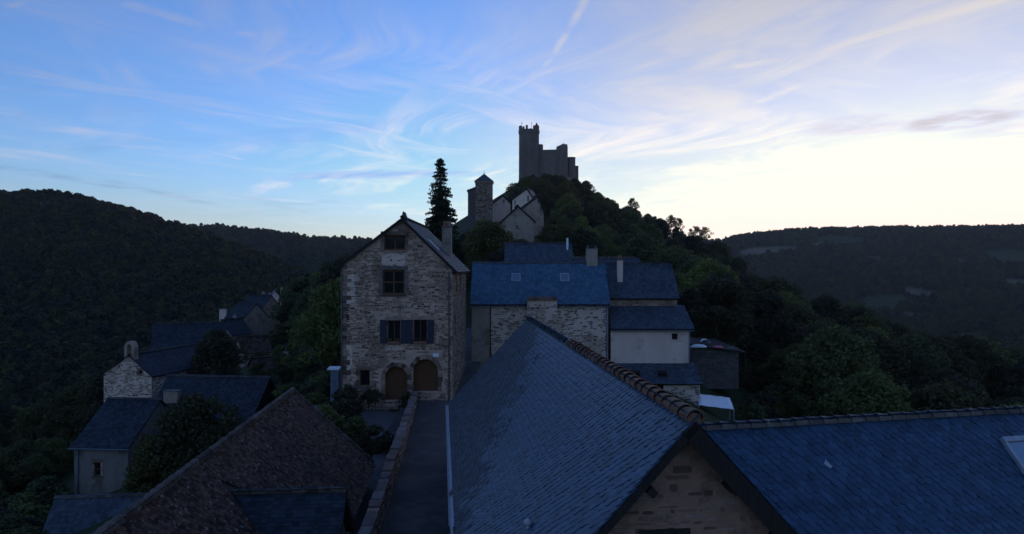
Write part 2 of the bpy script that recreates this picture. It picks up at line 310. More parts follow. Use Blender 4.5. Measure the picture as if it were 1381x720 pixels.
def vnoise(x, y, s, seed):
    r = np.random.default_rng(seed); out = 0
    for k in range(6):
        a = r.uniform(0, 2 * np.pi); f = s * r.uniform(.6, 1.9); out = out + np.sin((x * np.cos(a) + y * np.sin(a)) * f + r.uniform(0, 6.28))
    return out / 6
def smax(a, b, k): return np.logaddexp(a / k, b / k) * k
def ground(x, y):
    x = np.asarray(x, float); y = np.asarray(y, float)
    zs, xs, wl, wr, kl, kr = (np.interp(y, _ys, q) for q in (_zs, _xs, _wl, _wr, _kl, _kr))
    dl = np.maximum(0, xs - wl - x); dr = np.maximum(0, x - xs - wr)
    dl = np.sqrt(dl * dl + 4) - 2; dr = np.sqrt(dr * dr + 4) - 2
    kf = np.interp(y, [95, 170], [.6, 1.0])
    h = zs - kl * dl - np.where(dr < 30, kr * dr, kr * 30 + np.where(dr < 120, kf * kr * (dr - 30), kf * kr * 90 + .5 * (dr - 120)))
    far = np.clip((np.hypot(x, y) - 60) / 200, 0, 1)
    h = h + far * 2.0 * vnoise(x, y, .04, 3)
    h = smax(h, np.full_like(h, -78.0), 5.0)
    for pts, k in HILLS:
        hh = np.full(x.shape, -200.0)
        for p in pts: hh = np.maximum(hh, p[2] - k * (np.sqrt((x - p[0]) ** 2 + (y - p[1]) ** 2 + 900) - 30))
        hh = hh + 7 * vnoise(x, y, .013, 5) * np.clip((np.hypot(x, y) - 200) / 300, 0, 1) * np.clip((pts[:, 2].max() - hh) / 30, 0.1, 1)
        h = smax(h, hh, 4.0)
    return h
def gz(x, y): return float(ground(np.array([x]), np.array([y]))[0])
FIELDS = [(1040, 338, 1350, 70, 14), (1100, 331, 1400, 30, 8), (1380, 382, 900, 60, 16), (1300, 395, 860, 26, 9), (1240, 395, 900, 40, 16), (1320, 376, 1000, 20, 8), (1180, 350, 1250, 25, 10), (1290, 352, 1150, 26, 9), (1225, 425, 800, 18, 10)]
def hit(px, py):
    """where the view ray through a photo pixel meets the far terrain: used once, to site the fields"""
    Y = np.linspace(450, 1700, 700); x = (px - CX) / F * Y; z = (CY - py) / F * Y
    d = np.nonzero(ground(x, Y) > z)[0]
    return (x[d[0]], Y[d[0]]) if len(d) else None
FIELD_AT = []
for px, py, _, rx, ry in FIELDS:
    q = hit(px, py)
    if q: FIELD_AT.append((q[0], q[1], rx * q[1] / F * 0.5, max(ry * q[1] / F * 2.0, 14)))
def field(x, y):
    f = np.zeros_like(np.asarray(x, float)); n = vnoise(x, y, .05, 11) * .5
    for a, b_, rx, ry in FIELD_AT: f = np.maximum(f, np.clip((1.15 + n - np.hypot((x - a) / rx, (y - b_) / ry)) * 5, 0, 1))
    return f
def build_ground():
    ang = np.concatenate([np.linspace(-48, 48, 300), np.linspace(48, 312, 100)[1:-1]]); ang = np.radians(ang)
    rad = np.concatenate([[1.0], np.geomspace(4, 2650, 290)])
    A, Rr = np.meshgrid(ang, rad); x = Rr * np.sin(A); y = Rr * np.cos(A)
    z = ground(x, y); z = np.minimum(z, 140)
    n = len(ang); V = np.stack([x.ravel(), y.ravel(), z.ravel()], 1); faces = []
    for i in range(len(rad) - 1):
        for j in range(n):
            k = (j + 1) % n; faces.append((i * n + j, i * n + k, (i + 1) * n + k, (i + 1) * n + j))
    faces.append(tuple(reversed(range(n))))
    me = bpy.data.meshes.new('ground'); me.from_pydata(V.tolist(), [], faces)
    bm = bmesh.new(); bm.from_mesh(me); bmesh.ops.recalc_face_normals(bm, faces=bm.faces); bm.to_mesh(me); bm.free()
    me.polygons.foreach_set('use_smooth', [True] * len(me.polygons))
    at = me.attributes.new('field', 'FLOAT', 'POINT'); at.data.foreach_set('value', field(V[:, 0], V[:, 1]).astype(np.float32))
    if me.polygons[0].normal.z < 0: me.flip_normals()
    me.materials.append(M['ground']); o = link(bpy.data.objects.new('ground', me)); tag(o, kind='structure'); return o
build_ground()

# ------------------------------------------------------------------ trees
def leaf_cloud(centres, rads, per, size, seed, flat=0.8):
    """leaf quads scattered through clump spheres; returns verts, faces"""
    r = np.random.default_rng(seed); V = []; k = 0
    n = sum(per); c = np.repeat(np.array(centres), per, axis=0); rr = np.repeat(np.array(rads), per)
    d = r.normal(size=(n, 3)); d /= np.linalg.norm(d, axis=1)[:, None]; rad = rr * r.uniform(0.45, 1.0, n) ** 0.6
    p = c + d * rad[:, None] * np.array([1, 1, flat])
    nrm = d + r.normal(size=(n, 3)) * 0.7; nrm /= np.linalg.norm(nrm, axis=1)[:, None]
    a = np.cross(nrm, r.normal(size=(n, 3))); a /= np.linalg.norm(a, axis=1)[:, None]; bb = np.cross(nrm, a)
    s = size * r.uniform(.6, 1.4, n)[:, None]
    quad = np.stack([p - a * s, p + bb * s * .6 + a * s * .1, p + a * s, p - bb * s * .6 - a * s * .1], 1).reshape(-1, 3)
    f = np.arange(n * 4).reshape(-1, 4)
    return quad, f
def mesh_from(name, V, Fa, mat):
    me = bpy.data.meshes.new(name); me.vertices.add(len(V)); me.vertices.foreach_set('co', np.asarray(V, np.float32).ravel())
    Fa = np.asarray(Fa); me.loops.add(Fa.size); me.loops.foreach_set('vertex_index', Fa.ravel().astype(np.int32))
    me.polygons.add(len(Fa)); me.polygons.foreach_set('loop_start', (np.arange(len(Fa)) * Fa.shape[1]).astype(np.int32)); me.polygons.foreach_set('loop_total', np.full(len(Fa), Fa.shape[1], np.int32))
    me.materials.append(M[mat]); me.update(calc_edges=True); return me
def crown_mesh(name, seed, h, w, nclump, leaf, per, mat='leaf', low=0.25):
    """crown of a broadleaf tree of height h, width w, base at z = 0"""
    r = np.random.default_rng(seed); cs, rs, pr = [], [], []
    lob = r.uniform(0, 6.28, 3)
    for i in range(nclump):
        t = r.uniform(0, 1) ** 0.8; a = r.uniform(0, 6.28); z = h * (low + (0.97 - low) * t)
        prof = math.sin(math.pi * min(1, 0.18 + 0.80 * t)) ** 0.6 * (1 + .22 * math.sin(2 * a + lob[0]) + .15 * math.sin(3 * a + lob[1] + 4 * t))
        q = w / 2 * prof * r.uniform(.30, 1.0) ** .5; cr = w * r.uniform(.085, .17)
        q = max(0, q - cr * .6)
        cs.append((q * math.cos(a), q * math.sin(a), z)); rs.append(cr); pr.append(int(per * (cr / (w * .13)) ** 2))
    V, Fa = leaf_cloud(cs, rs, pr, leaf, seed + 1)
    return mesh_from(name, V, Fa, mat), cs
def trunk_mesh(name, seed, h, w, cs, r0=None):
    mb = MB(); r = random.Random(seed); r0 = r0 or h * .025
    top = Vector((r.uniform(-.3, .3), r.uniform(-.3, .3), h * .62))
    mb.tube([(0, 0, -.8), (0.02, 0, h * .12), (top.x * .5, top.y * .5, h * .35), top], [r0 * 1.5, r0, r0 * .75, r0 * .35], 7)
    for c in r.sample(cs, min(9, len(cs))):
        c = Vector(c); t = r.uniform(.25, .6); s = Vector((top.x * t, top.y * t, h * .62 * t)); mid = (s + c) / 2 + Vector((0, 0, -.04 * h))
        mb.tube([s, mid, c], [r0 * .45, r0 * .28, r0 * .1], 5, False)
    me = bpy.data.meshes.new(name); me.from_pydata(mb.v, [], mb.f); me.materials.append(M['bark']); return me
TREES = {}
for k in range(5):
    h, w = (10, 8.5) if k % 2 else (11, 7.5)
    cm, cs = crown_mesh('crown', 100 + k, h, w, 80, .17, 150, 'leaf'); TREES['a%d' % k] = (cm, trunk_mesh('trunk', k, h, w, cs), h)
for k in range(2):
    cm, cs = crown_mesh('crown', 140 + k, 10, 8.5, 78, .18, 140, 'leaf_light'); TREES['l%d' % k] = (cm, trunk_mesh('trunk', 20 + k, 10, 8, cs), 10)
cm, cs = crown_mesh('crown', 170, 9, 7.5, 34, .2, 70, 'leaf'); TREES['o0'] = (cm, trunk_mesh('trunk', 33, 9, 7, cs), 9)      # open crown
for k in range(3):
    cm, cs = crown_mesh('crown', 180 + k, 2.2, 2.6, 30, .10, 60, 'leaf' if k != 1 else 'leaf_light', .1); TREES['b%d' % k] = (cm, trunk_mesh('stem', 40 + k, 2.0, 2, cs, .05), 2.2)
def tree(name, kind, loc, height, label, cat='tree', group=None, wide=1.0, rz=None):
    cm, tm, h = TREES[kind]; s = height / h
    o = empty(name, loc, random.uniform(0, 6.28) if rz is None else rz); o.scale = (s * wide, s * wide, s); tag(o, label, cat, group)
    link(bpy.data.objects.new('crown' if cat == 'tree' else 'foliage', cm), o); link(bpy.data.objects.new('trunk' if cat == 'tree' else 'stem', tm), o)
    return o
def conifer(loc, h, w, label):
    o = empty('spruce_tree', loc); tag(o, label, 'tree')
    r = random.Random(4); cs, rs, pr = [], [], []; mb = MB()
    mb.tube([(0, 0, -.5), (0, 0, h * .5), (0, 0, h * .97)], [h * .022, h * .014, h * .003], 8)
    z = h * .10
    while z < h * .985:
        t = z / h; reach = w / 2 * (1 - t) ** .62 * (1.0 if t > .12 else .8); nb = 13 if t < .7 else 8
        for i in range(nb):
            a = r.uniform(0, 6.28); q = reach * r.uniform(.55, 1.12); drop = q * r.uniform(.12, .34)
            tip = Vector((q * math.cos(a), q * math.sin(a), z - drop)); root = Vector((0, 0, z)); mb.tube([root, tip], [.05, .012], 4, False)
            m_ = max(2, int(q / .42))
            for j in range(m_):
                p = root.lerp(tip, (j + .8) / m_); cs.append(tuple(p)); rs.append(.34 + .2 * (1 - j / m_)); pr.append(22)
        z += h * .024 * r.uniform(.8, 1.3)
    cs.append((0, 0, h * .985)); rs.append(.3); pr.append(30)
    V, Fa = leaf_cloud(cs, rs, pr, .14, 9, .55)
    link(bpy.data.objects.new('crown', mesh_from('crown', V, Fa, 'needle')), o); mb.build('trunk', 'bark', o)
    return o
# far woods: nobody can count them, one mass per hillside
proto = bpy.data.collections.new('wood_kinds')
for k in range(4):
    cm, cs = crown_mesh('wood_crown', 300 + k, 9, 9.0, 34, .62, 26, 'leaf', .05)
    po = bpy.data.objects.new('wood_kind', cm); proto.objects.link(po)
def wood(name, label, x, y, smin, smax_):
    x = np.asarray(x); y = np.asarray(y); z = ground(x, y)
    me = bpy.data.meshes.new(name); me.from_pydata(np.stack([x, y, z - .6], 1).tolist(), [], [])
    o = link(bpy.data.objects.new(name, me)); tag(o, label, 'forest', kind='stuff')
    ng = bpy.data.node_groups.new(name, 'GeometryNodeTree')
    ng.interface.new_socket('Geometry', in_out='INPUT', socket_type='NodeSocketGeometry'); ng.interface.new_socket('Geometry', in_out='OUTPUT', socket_type='NodeSocketGeometry')
    gi = ng.nodes.new('NodeGroupInput'); go = ng.nodes.new('NodeGroupOutput'); ip = ng.nodes.new('GeometryNodeInstanceOnPoints'); ci = ng.nodes.new('GeometryNodeCollectionInfo')
    ci.inputs['Collection'].default_value = proto; ci.inputs['Separate Children'].default_value = True; ci.inputs['Reset Children'].default_value = True
    ip.inputs['Pick Instance'].default_value = True
    def rnd(t, a, b_, seed):
        n = ng.nodes.new('FunctionNodeRandomValue'); n.data_type = t
        live = [s for s in n.inputs if s.enabled]
        for s in live:
            if s.name == 'Min': s.default_value = a
            if s.name == 'Max': s.default_value = b_
            if s.name == 'Seed': s.default_value = seed
        return next(s for s in n.outputs if s.enabled)
    lk = ng.links.new
    lk(gi.outputs[0], ip.inputs['Points']); lk(ci.outputs[0], ip.inputs['Instance']); lk(rnd('INT', 0, 3, 1), ip.inputs['Instance Index'])
    lk(rnd('FLOAT_VECTOR', (0, 0, 0), (.1, .1, 6.28), 2), ip.inputs['Rotation']); lk(rnd('FLOAT', smin, smax_, 3), ip.inputs['Scale']); lk(ip.outputs[0], go.inputs[0])
    md = o.modifiers.new('wood', 'NODES'); md.node_group = ng
    return o
def sector(n, px0, px1, y0, y1, seed):
    r = np.random.default_rng(seed); Y = np.sqrt(r.uniform(y0 ** 2, y1 ** 2, n)); px = r.uniform(px0, px1, n); return (px - CX) / F * Y, Y
x, y = sector(14000, -320, 425, 250, 640, 1); wood('wooded_hillside', 'dark wooded hillside across the ravine from the bell gable house', x, y, .6, 1.5)
x, y = sector(13000, -300, 1000, 680, 1330, 2); wood('wooded_ridge', 'far bluish wooded ridge closing the valley behind the hamlet', x, y, .8, 1.6)
x, y = sector(24000, 850, 1750, 480, 1660, 3); keep = (field(x, y) < .3) & (vnoise(x, y, .02, 9) > -.42); wood('wooded_plateau', 'wooded plateau slopes with pale fields across the valley', x[keep], y[keep], .6, 1.35)

# ------------------------------------------------------------------ building kit
Z = Vector((0, 0, 1))
def wall_panel(parent, O, U, width, bottom, top, holes=(), mat='mortar', reveal=.22, name='wall', thick=.45):
    """a wall sheet with real openings: O origin, U unit direction, bottom/top: lists of (u, z); the outside is at U x Z side; holes (u0,u1,z0,z1)"""
    O = Vector(O); U = Vector(U).normalized(); Nn = U.cross(Z).normalized(); mb = MB()
    tu, tz = zip(*top); bu, bz = zip(*bottom)
    T = lambda u: float(np.interp(u, tu, tz)); B = lambda u: float(np.interp(u, bu, bz))
    us = sorted(set([0.0, width] + [u for u in tu if 0 < u < width] + [u for u in bu if 0 < u < width] + [h[0] for h in holes] + [h[1] for h in holes]))
    pt = lambda u, z, d=0.0: O + U * u + Vector((0, 0, z)) - Nn * d
    for a, b_ in zip(us[:-1], us[1:]):
        cut = sorted([(h[2], h[3]) for h in holes if h[0] < (a + b_) / 2 < h[1]])
        lo = (B(a), B(b_))
        for z0, z1 in cut:
            mb.poly([pt(a, lo[0]), pt(b_, lo[1]), pt(b_, z0), pt(a, z0)]); lo = (z1, z1)
        mb.poly([pt(a, lo[0]), pt(b_, lo[1]), pt(b_, T(b_)), pt(a, T(a))])
    for u0, u1, z0, z1 in holes:
        for (p, q) in (((u0, z0), (u1, z0)), ((u1, z0), (u1, z1)), ((u1, z1), (u0, z1)), ((u0, z1), (u0, z0))):
            mb.poly([pt(*p), pt(*p, reveal), pt(*q, reveal), pt(*q)])
    return mb.build(name, mat, parent, fix=False)
def rubble(parent, O, U, width, bottom, top, holes=(), mat='stone', sw=(.22, .6), sh=(.09, .2), proud=(.008, .035), pieces=False, name='rubble', seed=1, fill=1.0, gap=.018, ok=None):
    """irregular stones standing proud of the mortar; pieces=True makes each an object"""
    O = Vector(O); U = Vector(U).normalized(); Nn = U.cross(Z).normalized(); r = random.Random(seed)
    tu, tz = zip(*top); bu, bz = zip(*bottom); T = lambda u: float(np.interp(u, tu, tz)); B = lambda u: float(np.interp(u, bu, bz))
    mb = MB(); out = []; us = [0.0]
    while us[-1] < width: us.append(us[-1] + r.uniform(1.2, 2.6) * max(1.0, sw[1] / .6))
    us[-1] = width
    if len(us) > 2 and us[-1] - us[-2] < .7: us.pop(-2)
    for U0, U1 in zip(us[:-1], us[1:]):
      z = min(bz) - r.uniform(0, sh[1])
      while z < max(tz):
        hh = r.uniform(*sh) * r.choice((.7, 1, 1, 1.25)); u = U0 - r.uniform(0, sw[0]) * .4
        while u < U1:
            ww = r.uniform(*sw) * r.choice((.6, 1, 1)); a, b_ = max(u, .01, U0 - .12), min(u + ww, width - .01, U1 + (.0 if U1 < width else 0)); u += ww
            if b_ - a < .08 or r.random() > fill: continue
            dz_ = r.uniform(-.02, .02); ua, ub, za, zb = a + gap, b_ - gap, z + gap + dz_, z + hh - gap + dz_ * .5
            if zb - za < .02: continue
            mid = (ua + ub) / 2
            if zb > min(T(ua), T(ub), T(mid)) - .01 or za < max(B(ua), B(ub)): continue
            if any(ub > h[0] - .03 and ua < h[1] + .03 and zb > h[2] - .03 and za < h[3] + .03 for h in holes): continue
            if ok and not ok(mid, (za + zb) / 2): continue
            p = r.uniform(*proud); j = lambda s: r.uniform(-s, s); cw, ch = (ub - ua) * .16, (zb - za) * .22
            ring = [(ua + cw * r.random(), za), (ub - cw * r.random(), za + j(.01)), (ub, za + ch), (ub + j(.01), zb - ch), (ub - cw, zb), (ua + cw, zb + j(.01)), (ua, zb - ch), (ua + j(.01), za + ch)]
            back = [O + U * q[0] + Z * q[1] - Nn * .03 for q in ring]
            cq = ((ua + ub) / 2, (za + zb) / 2)
            front = [O + U * (cq[0] + (q[0] - cq[0]) * .9) + Z * (cq[1] + (q[1] - cq[1]) * .86) + Nn * (p + j(.006)) for q in ring]
            tgt = MB() if pieces else mb; k = len(tgt.v); n = 8
            tgt.v += [tuple(q) for q in back] + [tuple(q) for q in front]; tgt.f.append(tuple(range(k + n, k + 2 * n)))
            for i in range(n): jn = (i + 1) % n; tgt.f.append((k + i, k + jn, k + n + jn, k + n + i))
            if pieces: out.append(tgt.build('stone', mat, parent, fix=False))
        z += hh
    if not pieces: return mb.build(name, mat, parent, kind='stuff', fix=False)
    return out
def quoins(parent, O, U, z0, z1, mat='stone', seed=1, side=1, name='quoin'):
    """dressed corner stones at u = 0, one mesh each"""
    O = Vector(O); U = Vector(U).normalized(); Nn = U.cross(Z).normalized(); r = random.Random(seed); z = z0; k = 0
    while z < z1 - .2:
        h = r.uniform(.24, .4); l = .55 if k % 2 else .32; l *= r.uniform(.85, 1.15)
        p = [O + U * (side * a) + Z * c - Nn * .02 for a, c in ((-.025, z + .01), (l, z + .01), (l, z + h - .01), (-.025, z + h - .01))]
        MB().prism(p, Nn * r.uniform(.05, .065)).build(name, mat, parent); z += h; k += 1
def slates(parent, A, B_, eA, eB, w=.2, ex=.13, mat='slate', n_single=0, name='slate', round_=True, seed=1, mat2=None, old=None, lift=.02, jit=.012, nearest=None, skip=None, rot_j=.02, th=.016):
    """overlapping slates laid in courses on the plane ridge A-B / eave eA-eB. Those nearest the given point are single objects, the rest one part."""
    A, B_, eA, eB = map(Vector, (A, B_, eA, eB)); r = random.Random(seed)
    Nn = (B_ - A).cross(eA - A).normalized()
    if Nn.z < 0: Nn = -Nn
    sl = ((eA - A).length + (eB - B_).length) / 2; rows = int(sl / ex)
    Lg = ex * 2.1
    prof = [(-.475, 0), (.475, 0)] + ([(.475, -.62), (.41, -.80), (.24, -.95), (0, -1), (-.24, -.95), (-.41, -.80), (-.475, -.62)] if round_ else [(.48, -.97), (.1, -1), (-.3, -.985), (-.48, -.96)])
    shape = [(x_ * w, y_ * Lg) for x_, y_ in prof]
    items = []
    for i in range(rows + 1):
        t0 = min(1.0, (i + 1) * ex / sl); L0, R0 = A.lerp(eA, t0), B_.lerp(eB, t0); Ud = (R0 - L0); ln = Ud.length; Ud.normalize(); Dn = Nn.cross(Ud); Dn = Dn if Dn.z < 0 else -Dn
        n = max(1, int(ln / w)); ww = ln / n; off = .5 if i % 2 else 0.0
        for j in range(n + (1 if off else 0)):
            u = (j + .5 - off) * ww; sc = 1.0
            if off and (j == 0 or j == n): sc = .5; u = .25 * ww if j == 0 else ln - .25 * ww
            c = L0 + Ud * (u + r.uniform(-jit, jit)) + Dn * r.uniform(-jit, jit) + Nn * (lift + r.uniform(0, .008))
            if skip and skip(c): continue
            items.append((c, Ud, Dn, sc * ww / w * r.uniform(.96, 1.02), r.gauss(0, rot_j), r.gauss(0, .018)))
    near = set()
    if n_single and nearest is not None:
        near = set(sorted(range(len(items)), key=lambda q: nearest(items[q][0]))[:n_single])
    def frame(it):
        c, Ud, Dn, s, ro, ti = it; u2 = Ud * math.cos(ro) + Dn * math.sin(ro); d2 = (Dn * math.cos(ro) - Ud * math.sin(ro)); d2 = (d2 + Nn * (.085 + ti)).normalized(); n2 = u2.cross(d2).normalized(); n2 = n2 if n2.dot(Nn) > 0 else -n2
        return c, u2, d2, n2, s
    single = None; joined = {}
    for q, it in enumerate(items):
        c, u2, d2, n2, s = frame(it); m_ = mat2 if (old and old(c)) else mat
        if q in near:
            if single is None:
                mb = MB(); mb.prism([(x_, -y_ - Lg, 0) for x_, y_ in reversed(shape)], (0, 0, th)); single = {}
                for mm in {mat, mat2 or mat}:
                    me = bpy.data.meshes.new(name); me.from_pydata(mb.v, [], mb.f); me.materials.append(M[mm]); single[mm] = me
            o = bpy.data.objects.new(name, single[m_]); u3 = d2.cross(n2)
            o.matrix_local = Matrix(((u3.x * s, d2.x, n2.x, c.x), (u3.y * s, d2.y, n2.y, c.y), (u3.z * s, d2.z, n2.z, c.z), (0, 0, 0, 1))); link(o, parent)
        else:
            mb = joined.setdefault(m_, MB()); k = len(mb.v); n = len(shape)
            pts = [c + u2 * (x_ * s) + d2 * (-y_ - Lg) for x_, y_ in shape]
            mb.v += [tuple(p + n2 * th) for p in pts] + [tuple(p) for p in pts[1:] + pts[:1]]
            mb.f.append(tuple(range(k + n - 1, k - 1, -1)))
            for a in range(1, n - 1): mb.f.append((k + a, k + a + 1, k + n + a, k + n + a - 1))
    for m_, mb in joined.items():
        o = mb.build(name + '_courses' if n_single else name + 's', m_, parent, kind='stuff', fix=False)
        if o.data.polygons[0].normal.dot(Nn) < 0: o.data.flip_normals()
def ridge_tiles(parent, A, B_, step, rad, mat, name='ridge_tile', seed=1, wob=.02):
    A, B_ = Vector(A), Vector(B_); D = (B_ - A); n = max(1, int(D.length / step)); D.normalize(); S = D.cross(Z).normalized(); Up = S.cross(D); r = random.Random(seed)
    for i in range(n):
        c = A + D * (i * step); mb = MB(); ln = step * 1.14; r0, r1 = rad * r.uniform(1.14, 1.26), rad * r.uniform(.84, .92); lo = []
        for (t, rr, th) in ((0, r0, 0), (ln, r1, 0), (ln, r1 - .022, 1), (0, r0 - .022, 1)):
            for q in range(8):
                a = math.pi * (q / 7 * 1.16 - .08); lo.append(c + D * t + S * (rr * math.cos(a)) + Up * (rr * math.sin(a) + (.02 if t == 0 else 0)) + S * r.uniform(-wob, wob) * .3)
        mb.v = [tuple(p) for p in lo]
        for k in range(4):
            for q in range(7): a, b_ = k * 8, ((k + 1) % 4) * 8; mb.f.append((a + q, a + q + 1, b_ + q + 1, b_ + q))
        mb.build(name, mat, parent, smooth=False)
def roof_slab(parent, A, B_, eA, eB, th=.14, mat='wood_dark', name='roof_deck'):
    A, B_, eA, eB = map(Vector, (A, B_, eA, eB)); Nn = (B_ - A).cross(eA - A).normalized(); Nn = Nn if Nn.z > 0 else -Nn
    return MB().prism([A, B_, eB, eA], -Nn * th).build(name, mat, parent)
def window(parent, O, U, u0, u1, z0, z1, depth=.18, frame='wood_brown', bars=(1, 1), fw=.07, pane='glass', sill=None, name='window', gap=0):
    """window set into a hole: frame with mullions and transoms as a part, panes as sub-parts"""
    O = Vector(O); U = Vector(U).normalized(); Nn = U.cross(Z).normalized(); f = MB(); pt = lambda u, z, d: O + U * u + Z * z - Nn * d
    def bar(a, b_, c, d, p0, p1): f.prism([pt(a, c, p1), pt(b_, c, p1), pt(b_, d, p1), pt(a, d, p1)], Nn * (p1 - p0))
    bar(u0, u1, z0, z0 + fw, depth - .04, depth + .04); bar(u0, u1, z1 - fw, z1, depth - .04, depth + .04)
    bar(u0, u0 + fw, z0 + fw, z1 - fw, depth - .04, depth + .04); bar(u1 - fw, u1, z0 + fw, z1 - fw, depth - .04, depth + .04)
    nu, nz = bars; us = [u0 + fw + (u1 - u0 - 2 * fw) * k / nu for k in range(nu + 1)]; zs = [z0 + fw + (z1 - z0 - 2 * fw) * k / nz for k in range(nz + 1)]
    for u in us[1:-1]: bar(u - fw * .5, u + fw * .5, z0 + fw, z1 - fw, depth - .03, depth + .03)
    for z in zs[1:-1]: bar(u0 + fw, u1 - fw, z - fw * .4, z + fw * .4, depth - .028, depth + .028)
    w_ = f.build(name, frame, parent)
    for a, b_ in zip(us[:-1], us[1:]):
        for c, d in zip(zs[:-1], zs[1:]):
            MB().prism([pt(a, c, depth + .012), pt(b_, c, depth + .012), pt(b_, d, depth + .012), pt(a, d, depth + .012)], Nn * .008).build('pane', pane, w_)
    MB().prism([pt(u0 - .02, z0 - .02, depth + .3), pt(u1 + .02, z0 - .02, depth + .3), pt(u1 + .02, z1 + .02, depth + .3), pt(u0 - .02, z1 + .02, depth + .3)], -Nn * .03).build('window_backing', 'iron', w_)
    if sill: MB().prism([pt(u0 - .1, z0 - .12, .05), pt(u1 + .1, z0 - .12, .05), pt(u1 + .1, z0 - .003, .05), pt(u0 - .1, z0 - .003, .05)], Nn * .12).build('sill', sill, w_)
    return w_
def surround(parent, O, U, u0, u1, z0, z1, mat='stone', w=.2, seed=2, head=True):
    """dressed stones round an opening, one mesh each"""
    O = Vector(O); U = Vector(U).normalized(); Nn = U.cross(Z).normalized(); r = random.Random(seed)
    def st(a, b_, c, d): p = [O + U * q[0] + Z * q[1] - Nn * .02 for q in ((a, c), (b_, c), (b_, d), (a, d))]; MB().prism(p, Nn * r.uniform(.045, .062)).build('surround_stone', mat, parent)
    for a, s in ((u0, -1), (u1, 1)):
        z = z0; k = 0
        while z < z1 - .05:
            h = min(r.uniform(.25, .42), z1 - z); l = w * (1.0 if k % 2 else 1.5); st(*sorted((a, a + s * l)), z + .006, z + h - .006); z += h; k += 1
    if head: st(u0 - w * 1.2, u1 + w * 1.2, z1 + .004, z1 + .26)
    st(u0 - w * .8, u1 + w * .8, z0 - .16, z0 - .004)
def chimney(parent, c, sx, sy, z0, z1, mat='mortar', cap='stone_dark', pots=0, name='chimney', rz=0, pot_mat='terracotta'):
    x, y = c; o = MB().box(x - sx / 2, x + sx / 2, y - sy / 2, y + sy / 2, z0, z1).build(name, mat, parent)
    MB().box(x - sx / 2 - .06, x + sx / 2 + .06, y - sy / 2 - .06, y + sy / 2 + .06, z1 + .002, z1 + .1).build('cap', cap, o)
    for k in range(pots):
        px_ = x + (k - (pots - 1) / 2) * sx / max(pots, 1); MB().tube([(px_, y, z1 + .1), (px_, y, z1 + .5)], [.13, .10], 10).build('pot', pot_mat, o)
    return o
def downpipe(parent, pts, r=.05, mat='pipe_blue', name='downpipe'): return MB().tube(pts, r, 8).build(name, mat, parent, smooth=True)
def gutter(parent, A, B_, r=.075, mat='zinc', name='gutter'):
    A, B_ = Vector(A), Vector(B_); D = (B_ - A).normalized(); S = D.cross(Z).normalized(); mb = MB(); lo = []
    for p in (A, B_):
        for rr in (r, r - .012):
            for q in range(7): a = math.pi * q / 6; lo.append(p + S * rr * math.cos(a) - Z * rr * math.sin(a))
    mb.v = [tuple(p) for p in lo]
    for q in range(6): mb.f += [(q, q + 1, 15 + q, 14 + q), (7 + q, 8 + q, 22 + q, 21 + q)]
    mb.f += [(0, 7, 21, 14), (6, 13, 27, 20)]
    return mb.build(name, mat, parent, smooth=True)
def local(o, rz, c):
    """point in a house's own axes"""
    ca, sa = math.cos(rz), math.sin(rz); return lambda x, y, z: Vector((o[0] + x * ca - y * sa, o[1] + x * sa + y * ca, z))

